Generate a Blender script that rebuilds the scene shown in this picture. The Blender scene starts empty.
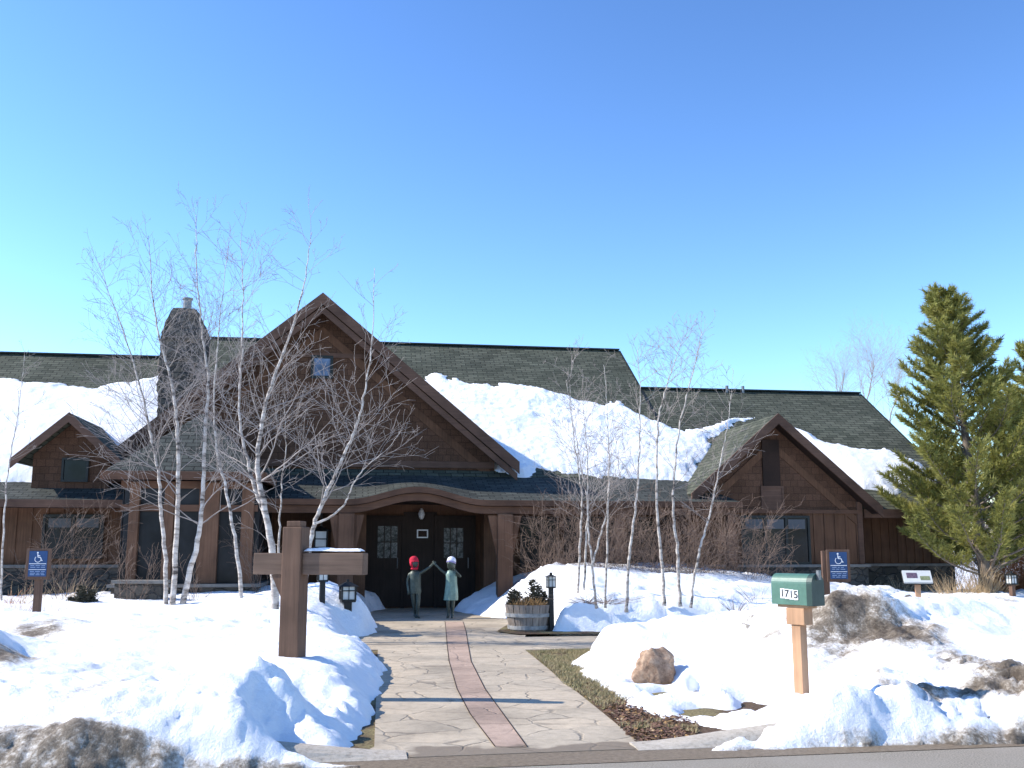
import bpy, bmesh, math, random
import numpy as np
from mathutils import Vector, Matrix
random.seed(7)
R = math.radians
SC = bpy.context.scene
COL = SC.collection

# ------------------------------------------------------------------ camera geometry
F = 1000.0; CH = 1.5; PIT = math.atan((548-384)/F)
TH = R(8.5); OX, OY = -1.9, 26.0
cp, sp = math.cos(PIT), math.sin(PIT)
ct, st = math.cos(TH), math.sin(TH)
def ray(px, py):
    a = (px-512)/F; b = (384-py)/F
    return (a, cp-b*sp, sp+b*cp)
def G(px, py, h=0.0):                   # point at height h seen at a pixel
    r = ray(px, py); t = (h-CH)/r[2]
    return Vector((r[0]*t, r[1]*t, h))
def D(px, py, y):                       # point at distance y seen at a pixel
    r = ray(px, py); t = y/r[1]
    return Vector((r[0]*t, y, CH+r[2]*t))
def toB(x, y):
    x -= OX; y -= OY
    return (x*ct+y*st, -x*st+y*ct)
def B(px, py, v):                       # lodge coordinates (u, z) on the plane v
    r = ray(px, py); c = toB(0, 0)
    d = (r[0]*ct+r[1]*st, -r[0]*st+r[1]*ct)
    t = (v-c[1])/d[1]
    return (c[0]+t*d[0], CH+t*r[2])
def BP(px, py, z0, k):                  # lodge coordinates (u, v) on the roof plane z = z0+k*v
    r = ray(px, py); c = toB(0, 0)
    d = (r[0]*ct+r[1]*st, -r[0]*st+r[1]*ct)
    t = (z0+k*c[1]-CH)/(r[2]-k*d[1])
    return (c[0]+t*d[0], c[1]+t*d[1])
def W(u, v, z):                         # lodge -> world
    return Vector((OX+u*ct-v*st, OY+u*st+v*ct, z))

# ------------------------------------------------------------------ materials
def new_mat(name):
    m = bpy.data.materials.new(name); m.use_nodes = True
    nt = m.node_tree
    return m, nt, nt.nodes['Principled BSDF']
def N(nt, typ, **kw):
    n = nt.nodes.new(typ)
    for k, v in kw.items():
        if k in n.inputs: n.inputs[k].default_value = v
        else: setattr(n, k, v)
    return n
def L(nt, a, ao, b, bi): nt.links.new(a.outputs[ao], b.inputs[bi])
def ramp(nt, stops):
    r = nt.nodes.new('ShaderNodeValToRGB')
    while len(r.color_ramp.elements) < len(stops): r.color_ramp.elements.new(0.5)
    for e, (p, c) in zip(r.color_ramp.elements, stops):
        e.position = p; e.color = (c[0], c[1], c[2], 1) if not isinstance(c, (int, float)) else (c, c, c, 1)
    return r
def mixc(nt, typ='MIX'):
    m = nt.nodes.new('ShaderNodeMix'); m.data_type = 'RGBA'; m.blend_type = typ
    return m      # inputs 0 factor, 6 A, 7 B ; output 2
def bump(nt, src, so, bsdf, strength, dist):
    b = N(nt, 'ShaderNodeBump', Strength=strength, Distance=dist)
    L(nt, src, so, b, 'Height'); L(nt, b, 'Normal', bsdf, 'Normal'); return b
def coords(nt, kind, scale=(1,1,1), rot=(0,0,0)):
    t = nt.nodes.new('ShaderNodeTexCoord'); mp = nt.nodes.new('ShaderNodeMapping')
    mp.inputs['Scale'].default_value = scale; mp.inputs['Rotation'].default_value = rot
    L(nt, t, kind, mp, 'Vector'); return mp

def mat_plain(name, c, rough=.7, var=.25, scale=6, metal=0, spec=.3):
    m, nt, b = new_mat(name)
    mp = coords(nt, 'Object'); n = N(nt, 'ShaderNodeTexNoise', Scale=scale, Detail=6.0, Roughness=.65)
    L(nt, mp, 0, n, 'Vector')
    r = ramp(nt, [(.3, [x*(1-var) for x in c]), (.7, [min(1, x*(1+var)) for x in c])])
    L(nt, n, 'Fac', r, 'Fac'); L(nt, r, 0, b, 'Base Color')
    b.inputs['Roughness'].default_value = rough; b.inputs['Metallic'].default_value = metal
    b.inputs['Specular IOR Level'].default_value = spec
    bump(nt, n, 'Fac', b, .3, .01)
    return m
def mat_wood(name, c, axis=2, var=.35, rough=.75, fine=30.):
    m, nt, b = new_mat(name)
    s = [fine]*3; s[axis] = 1.2
    mp = coords(nt, 'Object', tuple(s)); n = N(nt, 'ShaderNodeTexNoise', Scale=1.0, Detail=5.0, Roughness=.6)
    L(nt, mp, 0, n, 'Vector')
    mp2 = coords(nt, 'Object'); n2 = N(nt, 'ShaderNodeTexNoise', Scale=1.7, Detail=4.0)
    L(nt, mp2, 0, n2, 'Vector')
    r = ramp(nt, [(.25, [x*(1-var) for x in c]), (.75, [x*(1+var) for x in c])])
    L(nt, n, 'Fac', r, 'Fac')
    r2 = ramp(nt, [(.3, .65), (.7, 1.2)]); L(nt, n2, 'Fac', r2, 'Fac')
    mx = mixc(nt, 'MULTIPLY'); mx.inputs[0].default_value = 1
    L(nt, r, 0, mx, 6); L(nt, r2, 0, mx, 7); L(nt, mx, 2, b, 'Base Color')
    b.inputs['Roughness'].default_value = rough; b.inputs['Specular IOR Level'].default_value = .25
    bump(nt, n, 'Fac', b, .35, .006)
    return m
def mat_courses(name, c1, c2, mortar, bw, rh, msize=.012, rough=.9, bstr=.6, big=.5):
    m, nt, b = new_mat(name)
    uv = nt.nodes.new('ShaderNodeUVMap'); uv.uv_map = 'UVMap'
    nz = N(nt, 'ShaderNodeTexNoise', Scale=3.0, Detail=3.0); L(nt, uv, 0, nz, 'Vector')
    ad = N(nt, 'ShaderNodeVectorMath', operation='MULTIPLY_ADD')
    L(nt, nz, 'Color', ad, 0); ad.inputs[1].default_value = (.03, .035, 0); L(nt, uv, 0, ad, 2)
    br = nt.nodes.new('ShaderNodeTexBrick'); L(nt, ad, 0, br, 'Vector')
    br.inputs['Scale'].default_value = 1; br.inputs['Brick Width'].default_value = bw; br.inputs['Row Height'].default_value = rh
    br.inputs['Mortar Size'].default_value = msize; br.inputs['Mortar Smooth'].default_value = .3
    br.inputs['Color1'].default_value = (*c1, 1); br.inputs['Color2'].default_value = (*c2, 1); br.inputs['Mortar'].default_value = (*mortar, 1)
    br.offset = .43; br.inputs['Bias'].default_value = 0
    n2 = N(nt, 'ShaderNodeTexNoise', Scale=.7, Detail=6.0, Roughness=.7); L(nt, uv, 0, n2, 'Vector')
    r2 = ramp(nt, [(.3, 1-big*.5), (.7, 1+big*.5)]); L(nt, n2, 'Fac', r2, 'Fac')
    n3 = N(nt, 'ShaderNodeTexNoise', Scale=38.0, Detail=2.0); L(nt, uv, 0, n3, 'Vector')
    r3 = ramp(nt, [(.3, .75), (.7, 1.25)]); L(nt, n3, 'Fac', r3, 'Fac')
    mx = mixc(nt, 'MULTIPLY'); mx.inputs[0].default_value = 1; L(nt, br, 'Color', mx, 6); L(nt, r2, 0, mx, 7)
    my = mixc(nt, 'MULTIPLY'); my.inputs[0].default_value = 1; L(nt, mx, 2, my, 6); L(nt, r3, 0, my, 7)
    L(nt, my, 2, b, 'Base Color')
    # saw-tooth height of overlapping courses
    sx = nt.nodes.new('ShaderNodeSeparateXYZ'); L(nt, ad, 0, sx, 0)
    dv = N(nt, 'ShaderNodeMath', operation='DIVIDE'); L(nt, sx, 'Y', dv, 0); dv.inputs[1].default_value = rh
    fr = N(nt, 'ShaderNodeMath', operation='FRACT'); L(nt, dv, 0, fr, 0)
    iv = N(nt, 'ShaderNodeMath', operation='SUBTRACT'); iv.inputs[0].default_value = 1; L(nt, fr, 0, iv, 1)
    sb = N(nt, 'ShaderNodeMath', operation='SUBTRACT'); L(nt, iv, 0, sb, 0); L(nt, br, 'Fac', sb, 1)
    b.inputs['Roughness'].default_value = rough; b.inputs['Specular IOR Level'].default_value = .15
    bump(nt, sb, 0, b, bstr, .03)
    return m
def mat_stone(name, cols, scale=3.2, mort=(.06, .055, .05), bstr=.8):
    m, nt, b = new_mat(name)
    mp = coords(nt, 'Object', (1, 1, 1.7))
    nz = N(nt, 'ShaderNodeTexNoise', Scale=4.0, Detail=3.0); L(nt, mp, 0, nz, 'Vector')
    ad = N(nt, 'ShaderNodeVectorMath', operation='MULTIPLY_ADD'); L(nt, nz, 'Color', ad, 0); ad.inputs[1].default_value = (.16,)*3; L(nt, mp, 0, ad, 2)
    v = N(nt, 'ShaderNodeTexVoronoi', Scale=scale); L(nt, ad, 0, v, 'Vector')
    ve = N(nt, 'ShaderNodeTexVoronoi', Scale=scale, feature='DISTANCE_TO_EDGE'); L(nt, ad, 0, ve, 'Vector')
    sx = nt.nodes.new('ShaderNodeSeparateColor'); L(nt, v, 'Color', sx, 0)
    r = ramp(nt, [(i/(len(cols)-1), c) for i, c in enumerate(cols)]); L(nt, sx, 0, r, 'Fac')
    n2 = N(nt, 'ShaderNodeTexNoise', Scale=14.0, Detail=6.0, Roughness=.7); L(nt, mp, 0, n2, 'Vector')
    r2 = ramp(nt, [(.3, .7), (.7, 1.2)]); L(nt, n2, 'Fac', r2, 'Fac')
    mx = mixc(nt, 'MULTIPLY'); mx.inputs[0].default_value = 1; L(nt, r, 0, mx, 6); L(nt, r2, 0, mx, 7)
    re = ramp(nt, [(0, 0), (.07, 1)]); L(nt, ve, 'Distance', re, 'Fac')
    mm = mixc(nt); L(nt, re, 0, mm, 0); mm.inputs[6].default_value = (*mort, 1); L(nt, mx, 2, mm, 7); L(nt, mm, 2, b, 'Base Color')
    b.inputs['Roughness'].default_value = .9
    bump(nt, re, 0, b, bstr, .05)
    return m
def mat_snow(name):
    m, nt, b = new_mat(name)
    at = N(nt, 'ShaderNodeAttribute', attribute_name='dirt')
    tc = coords(nt, 'Object')
    n1 = N(nt, 'ShaderNodeTexNoise', Scale=5.0, Detail=9.0, Roughness=.72); L(nt, tc, 0, n1, 'Vector')
    n2 = N(nt, 'ShaderNodeTexNoise', Scale=28.0, Detail=6.0, Roughness=.7); L(nt, tc, 0, n2, 'Vector')
    a = N(nt, 'ShaderNodeMath', operation='MULTIPLY_ADD'); L(nt, n1, 'Fac', a, 0); a.inputs[1].default_value = 1.5; a.inputs[2].default_value = -.75
    a2 = N(nt, 'ShaderNodeMath', operation='MULTIPLY_ADD'); L(nt, n2, 'Fac', a2, 0); a2.inputs[1].default_value = .9; a2.inputs[2].default_value = -.45
    s = N(nt, 'ShaderNodeMath', operation='ADD'); L(nt, a, 0, s, 0); L(nt, a2, 0, s, 1)
    # only act where there is dirt
    gate = N(nt, 'ShaderNodeMath', operation='MINIMUM'); L(nt, at, 'Fac', gate, 0); gate.inputs[1].default_value = .5
    g2 = N(nt, 'ShaderNodeMath', operation='MULTIPLY'); L(nt, gate, 0, g2, 0); g2.inputs[1].default_value = 2.
    s2 = N(nt, 'ShaderNodeMath', operation='MULTIPLY'); L(nt, s, 0, s2, 0); L(nt, g2, 0, s2, 1)
    s3 = N(nt, 'ShaderNodeMath', operation='ADD', use_clamp=True); L(nt, s2, 0, s3, 0); L(nt, at, 'Fac', s3, 1)
    rr = ramp(nt, [(.0, (.92, .925, .935)), (.22, (.86, .855, .85)), (.42, (.50, .45, .385)), (.62, (.215, .175, .13)), (.95, (.08, .06, .042))])
    L(nt, s3, 0, rr, 'Fac'); L(nt, rr, 0, b, 'Base Color')
    b.inputs['Roughness'].default_value = .75; b.inputs['Specular IOR Level'].default_value = .25
    b.inputs['Subsurface Weight'].default_value = 0.0
    hs = N(nt, 'ShaderNodeMath', operation='MULTIPLY_ADD'); L(nt, n2, 'Fac', hs, 0); hs.inputs[1].default_value = .35; L(nt, n1, 'Fac', hs, 2)
    bump(nt, hs, 0, b, .55, .07)
    return m
def mat_birch():
    m, nt, b = new_mat('birch_bark')
    mp = coords(nt, 'Object', (3, 3, 9)); n = N(nt, 'ShaderNodeTexNoise', Scale=1.4, Detail=4.0, Roughness=.6); L(nt, mp, 0, n, 'Vector')
    r = ramp(nt, [(.33, (.055, .042, .035)), (.43, (.30, .25, .21)), (.55, (.52, .46, .40)), (.8, (.66, .61, .55))])
    L(nt, n, 'Fac', r, 'Fac'); L(nt, r, 0, b, 'Base Color'); b.inputs['Roughness'].default_value = .7
    bump(nt, n, 'Fac', b, .3, .01)
    return m
def mat_glass(name, c=(.012, .016, .02)):
    m, nt, b = new_mat(name)
    mp = coords(nt, 'Object'); n = N(nt, 'ShaderNodeTexNoise', Scale=1.6, Detail=3.0); L(nt, mp, 0, n, 'Vector')
    r = ramp(nt, [(.35, [x*.5 for x in c]), (.7, [x*1.8 for x in c])]); L(nt, n, 'Fac', r, 'Fac'); L(nt, r, 0, b, 'Base Color')
    b.inputs['Roughness'].default_value = .12; b.inputs['Specular IOR Level'].default_value = .22
    return m
def mat_paving(name, base, alt, scale=1.9, lines=.55, stain=True):
    m, nt, b = new_mat(name)
    mp = coords(nt, 'Object')
    nz = N(nt, 'ShaderNodeTexNoise', Scale=1.6, Detail=4.0); L(nt, mp, 0, nz, 'Vector')
    ad = N(nt, 'ShaderNodeVectorMath', operation='MULTIPLY_ADD'); L(nt, nz, 'Color', ad, 0); ad.inputs[1].default_value = (.36, .36, 0); L(nt, mp, 0, ad, 2)
    ve = N(nt, 'ShaderNodeTexVoronoi', Scale=scale, feature='DISTANCE_TO_EDGE'); L(nt, ad, 0, ve, 'Vector')
    vc = N(nt, 'ShaderNodeTexVoronoi', Scale=scale); L(nt, ad, 0, vc, 'Vector')
    sx = nt.nodes.new('ShaderNodeSeparateColor'); L(nt, vc, 'Color', sx, 0)
    cm = mixc(nt); L(nt, sx, 0, cm, 0); cm.inputs[6].default_value = (*base, 1); cm.inputs[7].default_value = (*alt, 1)
    n2 = N(nt, 'ShaderNodeTexNoise', Scale=9.0, Detail=8.0, Roughness=.75); L(nt, mp, 0, n2, 'Vector')
    r2 = ramp(nt, [(.28, .72), (.5, 1.0), (.72, 1.15)]); L(nt, n2, 'Fac', r2, 'Fac')
    mx = mixc(nt, 'MULTIPLY'); mx.inputs[0].default_value = 1; L(nt, cm, 2, mx, 6); L(nt, r2, 0, mx, 7)
    n4 = N(nt, 'ShaderNodeTexNoise', Scale=.9, Detail=3.0); L(nt, mp, 0, n4, 'Vector')
    r4 = ramp(nt, [(.32, .70), (.5, .97), (.68, 1.06)]); L(nt, n4, 'Fac', r4, 'Fac')
    mx4 = mixc(nt, 'MULTIPLY'); mx4.inputs[0].default_value = 1; L(nt, mx, 2, mx4, 6); L(nt, r4, 0, mx4, 7)
    re = ramp(nt, [(0, 1), (.012, .8), (.030, 0)]); L(nt, ve, 'Distance', re, 'Fac')
    n3 = N(nt, 'ShaderNodeTexNoise', Scale=2.3, Detail=2.0); L(nt, mp, 0, n3, 'Vector')
    r3 = ramp(nt, [(.38, .15), (.58, 1)]); L(nt, n3, 'Fac', r3, 'Fac')
    lm = N(nt, 'ShaderNodeMath', operation='MULTIPLY'); L(nt, re, 0, lm, 0); L(nt, r3, 0, lm, 1)
    lm2 = N(nt, 'ShaderNodeMath', operation='MULTIPLY'); L(nt, lm, 0, lm2, 0); lm2.inputs[1].default_value = lines
    ml = mixc(nt); L(nt, lm2, 0, ml, 0); L(nt, mx4, 2, ml, 6); ml.inputs[7].default_value = (.09, .075, .06, 1)
    last, lo = ml, 2
    if stain:      # wet, muddy stain beside the gutter
        g = nt.nodes.new('ShaderNodeSeparateXYZ'); L(nt, mp, 0, g, 0)
        a = N(nt, 'ShaderNodeMath', operation='MULTIPLY_ADD'); L(nt, g, 'X', a, 0); a.inputs[1].default_value = -.16; L(nt, g, 'Y', a, 2)
        nn = N(nt, 'ShaderNodeMath', operation='MULTIPLY_ADD'); L(nt, nz, 'Fac', nn, 0); nn.inputs[1].default_value = 1.1; L(nt, a, 0, nn, 2)
        rs = ramp(nt, [(.0, 1), (1.0, 0)])
        mr = N(nt, 'ShaderNodeMapRange'); L(nt, nn, 0, mr, 0); mr.inputs[1].default_value = 8.52; mr.inputs[2].default_value = 8.60; mr.inputs[3].default_value = .8; mr.inputs[4].default_value = 0
        ms = mixc(nt); L(nt, mr, 0, ms, 0); L(nt, last, lo, ms, 6); ms.inputs[7].default_value = (.16, .125, .09, 1)
        last, lo = ms, 2
    L(nt, last, lo, b, 'Base Color')
    b.inputs['Roughness'].default_value = .8; b.inputs['Specular IOR Level'].default_value = .25
    inv = N(nt, 'ShaderNodeMath', operation='MULTIPLY_ADD'); L(nt, lm, 0, inv, 0); inv.inputs[1].default_value = -1.; L(nt, n2, 'Fac', inv, 2)
    bump(nt, inv, 0, b, .45, .02)
    return m
def mat_speckle(name, cols, scale=45, rough=.95, bd=.02, patch=None):
    m, nt, b = new_mat(name)
    mp = coords(nt, 'Object')
    n = N(nt, 'ShaderNodeTexNoise', Scale=scale, Detail=7.0, Roughness=.8); L(nt, mp, 0, n, 'Vector')
    r = ramp(nt, [(.32+.36*i/(len(cols)-1), c) for i, c in enumerate(cols)]); L(nt, n, 'Fac', r, 'Fac')
    last, lo = r, 0
    if patch:
        n2 = N(nt, 'ShaderNodeTexNoise', Scale=patch[1], Detail=5.0, Roughness=.6); L(nt, mp, 0, n2, 'Vector')
        r2 = ramp(nt, [(.45, 0), (.58, 1)]); L(nt, n2, 'Fac', r2, 'Fac')
        n5 = N(nt, 'ShaderNodeTexNoise', Scale=scale*1.4, Detail=4.0); L(nt, mp, 0, n5, 'Vector')
        r5 = ramp(nt, [(.3, [x*.5 for x in patch[0]]), (.7, [x*1.5 for x in patch[0]])]); L(nt, n5, 'Fac', r5, 'Fac')
        mx = mixc(nt); L(nt, r2, 0, mx, 0); L(nt, r, 0, mx, 6); L(nt, r5, 0, mx, 7); last, lo = mx, 2
    L(nt, last, lo, b, 'Base Color'); b.inputs['Roughness'].default_value = rough; b.inputs['Specular IOR Level'].default_value = .15
    bump(nt, n, 'Fac', b, .7, bd)
    return m

M = {}
M['roof'] = mat_courses('roof_shingle', (.058, .064, .046), (.112, .116, .085), (.022, .023, .018), .32, .15, .012, .95, .55)
M['shake'] = mat_courses('porch_shingle', (.042, .047, .042), (.080, .085, .074), (.016, .016, .015), .3, .15, .012, .95, .5)
M['siding'] = mat_courses('cedar_shingle_siding', (.086, .046, .028), (.113, .060, .037), (.056, .030, .020), .2, .17, .007, .85, .32, .5)
M['board'] = mat_wood('cedar_board', (.128, .064, .035), 2, .3)
M['trim'] = mat_wood('cedar_trim', (.115, .064, .043), 0, .25)
M['beam'] = mat_wood('cedar_beam', (.12, .062, .038), 0, .25)
M['column'] = mat_wood('cedar_column', (.155, .081, .048), 2, .25)
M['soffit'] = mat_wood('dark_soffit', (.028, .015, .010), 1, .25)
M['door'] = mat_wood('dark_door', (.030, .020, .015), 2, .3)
M['frame'] = mat_plain('window_frame', (.018, .022, .02), .5, .15)
M['glass'] = mat_glass('dark_glass')
M['screen'] = mat_glass('porch_screen', (.014, .015, .017)); M['screen'].node_tree.nodes['Principled BSDF'].inputs['Roughness'].default_value = .35
M['doorglass'] = mat_speckle('door_glass', [(.012, .014, .014), (.05, .055, .05), (.16, .165, .16), (.25, .25, .245)], 7, .25, .001)
M['blind'] = mat_plain('window_blind', (.10, .105, .11), .8, .1)
M['bluepane'] = mat_glass('gable_vent_pane', (.12, .17, .26)); 
M['stone'] = mat_stone('field_stone', [(.042, .037, .03), (.095, .08, .064), (.14, .115, .09), (.065, .058, .048)], 3.4)
M['cap'] = mat_plain('stone_cap', (.20, .185, .165), .85, .25, 5)
M['metal'] = mat_plain('grey_metal', (.20, .20, .20), .45, .2, 8, .6)
M['black'] = mat_plain('black_metal', (.022, .022, .021), .5, .3, 9, .2)
M['frost'] = mat_plain('frosted_glass', (.62, .64, .62), .35, .1, 5)
M['snow'] = mat_snow('snow')
M['birch'] = mat_birch()
M['twig'] = mat_plain('birch_twig', (.29, .25, .225), .8, .35, 3)
M['shrubtwig'] = mat_plain('shrub_twig', (.17, .118, .09), .85, .4, 3)
M['bark'] = mat_plain('pine_bark', (.16, .13, .105), .9, .4, 9)
M['greybark'] = mat_plain('grey_bark', (.26, .23, .22), .9, .3, 5)
M['path'] = mat_paving('stamped_concrete', (.50, .41, .295), (.435, .365, .27))
M['band'] = mat_paving('red_stamped_concrete', (.45, .325, .245), (.395, .285, .215), 2.2, .35)
M['mulch'] = mat_speckle('mulch', [(.035, .022, .015), (.10, .065, .04), (.17, .115, .075), (.26, .19, .13)], 30, .95, .04, ((.24, .20, .10), 1.5))
M['ground'] = mat_speckle('winter_ground', [(.55, .56, .58), (.85, .86, .88), (.9, .9, .91)], 3, .9, .03)
M['asphalt'] = mat_speckle('asphalt', [(.18, .158, .125), (.30, .265, .215), (.38, .34, .28)], 60, .9, .006, ((.27, .238, .19), .7))
M['gutter'] = mat_speckle('wet_gutter', [(.12, .09, .06), (.20, .155, .105), (.28, .225, .16)], 26, .6, .006)
M['curb'] = mat_speckle('curb_concrete', [(.29, .25, .20), (.45, .395, .32), (.54, .48, .40)], 22, .9, .008)
M['rock'] = mat_speckle('tan_rock', [(.13, .085, .06), (.30, .195, .13), (.45, .31, .21), (.52, .42, .32)], 7, .9, .04)
M['greyrock'] = mat_speckle('grey_rock', [(.16, .14, .12), (.30, .27, .23), (.42, .39, .35)], 9, .9, .04)
M['signwood'] = mat_wood('sign_wood', (.145, .083, .053), 2, .3, .75, 22)
M['signwoodh'] = mat_wood('sign_crossbar_wood', (.145, .092, .063), 0, .3, .75, 22)
M['pale'] = mat_wood('pale_cedar', (.52, .30, .17), 2, .2, .7, 20)
M['bark_chip'] = mat_plain('bark_chip', (.15, .082, .055), .9, .5, 11)
M['green'] = mat_plain('mailbox_green', (.075, .165, .118), .45, .2, 8, .0, .5)
M['greenshade'] = mat_plain('mailbox_green_shaded', (.020, .048, .038), .5, .2, 8, .0, .4)  # mailbox green darkened: shade of the end turned from the sun, put into the colour
M['white'] = mat_plain('white_paint', (.78, .78, .77), .5, .05, 5)
M['blacktxt'] = mat_plain('black_paint', (.015, .015, .015), .6, .05, 5)
M['blue'] = mat_plain('sign_blue', (.020, .058, .150), .45, .1, 6)
M['bluelight'] = mat_plain('sign_line', (.22, .29, .42), .5, .05, 6)
M['brownwood'] = mat_wood('weathered_sign_wood', (.13, .075, .05), 2, .3)
M['barrel'] = mat_wood('grey_barrel_wood', (.30, .245, .20), 2, .45, .85, 14)
M['hoop'] = mat_plain('barrel_hoop', (.36, .35, .33), .6, .3, 14, .3)
M['soil'] = mat_speckle('soil', [(.03, .02, .015), (.09, .06, .04)], 30)
M['bronze'] = mat_plain('bronze', (.060, .075, .062), .45, .45, 9, .35, .5)
M['bronzepale'] = mat_plain('pale_bronze_dress', (.165, .25, .21), .5, .3, 9, .25, .5)
M['red'] = mat_plain('red_knit', (.52, .02, .045), .9, .25, 60)
M['whiteknit'] = mat_plain('white_knit', (.72, .71, .78), .9, .12, 60)
M['purple'] = mat_plain('lilac_knit', (.28, .26, .46), .9, .15, 60)
M['grassdry'] = mat_plain('dry_grass', (.40, .29, .17), .85, .4, 4)
M['rust'] = mat_plain('rust_stems', (.36, .155, .075), .85, .4, 4)
M['driedbrown'] = mat_plain('dried_bloom', (.34, .20, .085), .9, .45, 20)
M['juniper'] = mat_plain('dark_juniper', (.075, .066, .042), .85, .4, 9)
M['panel'] = mat_plain('panel_face', (.48, .49, .47), .4, .1, 4)
M['panelpic'] = mat_plain('panel_picture', (.10, .07, .10), .5, .5, 25)
M['panelgreen'] = mat_plain('panel_picture_green', (.17, .19, .10), .5, .4, 25)
def mat_needle():
    m, nt, b = new_mat('pine_needles')
    mp = coords(nt, 'Object'); n = N(nt, 'ShaderNodeTexNoise', Scale=1.6, Detail=5.0, Roughness=.7); L(nt, mp, 0, n, 'Vector')
    r = ramp(nt, [(.25, (.11, .13, .030)), (.5, (.25, .245, .055)), (.75, (.42, .375, .10))]); L(nt, n, 'Fac', r, 'Fac'); L(nt, r, 0, b, 'Base Color')
    b.inputs['Roughness'].default_value = .6
    tr = N(nt, 'ShaderNodeBsdfTranslucent'); L(nt, r, 0, tr, 'Color')
    ms = N(nt, 'ShaderNodeMixShader', Fac=.3); L(nt, b, 0, ms, 1); L(nt, tr, 0, ms, 2)
    L(nt, ms, 0, nt.nodes['Material Output'], 'Surface')
    return m
M['needle'] = mat_needle()

# ------------------------------------------------------------------ mesh builder
class MB:
    def __init__(s): s.v = []; s.f = []; s.uv = []; s.mi = []; s.cur = 0; s.mats = []
    def use(s, m):
        if m not in s.mats: s.mats.append(m)
        s.cur = s.mats.index(m); return s
    def face(s, idx, uv=None):
        s.f.append(tuple(idx)); s.uv.append(uv); s.mi.append(s.cur)
    def poly(s, pts, uv=None):
        o = len(s.v); s.v += [tuple(p) for p in pts]; s.face(range(o, o+len(pts)), uv)
    def box(s, x0, x1, y0, y1, z0, z1, T=None):
        o = len(s.v)
        P = [(x0,y0,z0),(x1,y0,z0),(x1,y1,z0),(x0,y1,z0),(x0,y0,z1),(x1,y0,z1),(x1,y1,z1),(x0,y1,z1)]
        if T is not None: P = [tuple(T @ Vector(p)) for p in P]
        s.v += P
        wx, wy, wz = x1-x0, y1-y0, z1-z0
        for q, uv in (((0,3,2,1), None), ((4,5,6,7), [(x0,y0),(x1,y0),(x1,y1),(x0,y1)]), ((0,1,5,4), [(x0,z0),(x1,z0),(x1,z1),(x0,z1)]),
                      ((1,2,6,5), [(y0,z0),(y1,z0),(y1,z1),(y0,z1)]), ((2,3,7,6), [(x1,z0),(x0,z0),(x0,z1),(x1,z1)]), ((3,0,4,7), [(y1,z0),(y0,z0),(y0,z1),(y1,z1)])):
            s.face([o+i for i in q], uv)
        return s
    def bar(s, a, b, w, h, up=Vector((0,0,1))):      # square bar from a to b
        a, b = Vector(a), Vector(b); d = (b-a); ln = d.length; d.normalize()
        side = d.cross(up)
        if side.length < 1e-4: side = d.cross(Vector((0,1,0)))
        side.normalize(); n = side.cross(d)
        T = Matrix((( d.x, side.x, n.x, a.x), (d.y, side.y, n.y, a.y), (d.z, side.z, n.z, a.z), (0,0,0,1)))
        return s.box(0, ln, -w/2, w/2, -h/2, h/2, T)
    def slab(s, pts, t):          # planar polygon (counter-clockwise seen from above) thickened downward by t
        P = [Vector(p) for p in pts]; n = (P[1]-P[0]).cross(P[2]-P[0]).normalized()
        if n.z < 0: P.reverse(); n = -n
        h = Vector((0,0,1)).cross(n)
        h = h.normalized() if h.length > 1e-4 else Vector((1,0,0))
        sl = n.cross(h)
        uv = [(p.dot(h), p.dot(sl)) for p in P]
        o = len(s.v); k = len(P)
        s.v += [tuple(p) for p in P] + [tuple(p-n*t) for p in P]
        s.face(range(o, o+k), uv); s.face([o+k+i for i in reversed(range(k))], list(reversed(uv)))
        for i in range(k):
            j = (i+1) % k; s.face((o+i, o+k+i, o+k+j, o+j), [uv[i], (uv[i][0]+.01, uv[i][1]+.01), (uv[j][0]+.01, uv[j][1]+.01), uv[j]])
        return s
    def wall(s, pts, y0, y1):      # polygon in (u, z) extruded from v=y0 (front) to y1
        k = len(pts); o = len(s.v)
        s.v += [(p[0], y0, p[1]) for p in pts] + [(p[0], y1, p[1]) for p in pts]
        s.face(range(o, o+k), list(pts)); s.face([o+k+i for i in reversed(range(k))], list(reversed(pts)))
        for i in range(k):
            j = (i+1) % k; s.face((o+i, o+k+i, o+k+j, o+j), [(0, pts[i][1]), (y1-y0, pts[i][1]), (y1-y0, pts[j][1]), (0, pts[j][1])])
        return s
    def tube(s, pts, rad, n=5, cap=True):
        P = [Vector(p) for p in pts]; o = len(s.v); k = len(P)
        for i, p in enumerate(P):
            d = (P[min(i+1, k-1)]-P[max(i-1, 0)])
            if d.length < 1e-7: d = Vector((0,0,1))
            d.normalize(); a = d.cross(Vector((.3,.9,.31))).normalized(); b = d.cross(a)
            for j in range(n):
                t = 2*math.pi*j/n
                s.v.append(tuple(p + (a*math.cos(t)+b*math.sin(t))*rad[i]))
        for i in range(k-1):
            for j in range(n):
                s.face((o+i*n+j, o+i*n+(j+1) % n, o+(i+1)*n+(j+1) % n, o+(i+1)*n+j))
        if cap and n > 2:
            s.face([o+j for j in reversed(range(n))]); s.face([o+(k-1)*n+j for j in range(n)])
        return s
    def lathe(s, prof, n=20, c=(0,0,0)):
        o = len(s.v)
        for r, z in prof:
            for j in range(n):
                t = 2*math.pi*j/n; s.v.append((c[0]+r*math.cos(t), c[1]+r*math.sin(t), c[2]+z))
        for i in range(len(prof)-1):
            for j in range(n): s.face((o+i*n+j, o+i*n+(j+1) % n, o+(i+1)*n+(j+1) % n, o+(i+1)*n+j))
        s.face([o+j for j in reversed(range(n))]); s.face([o+(len(prof)-1)*n+j for j in range(n)])
        return s
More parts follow.
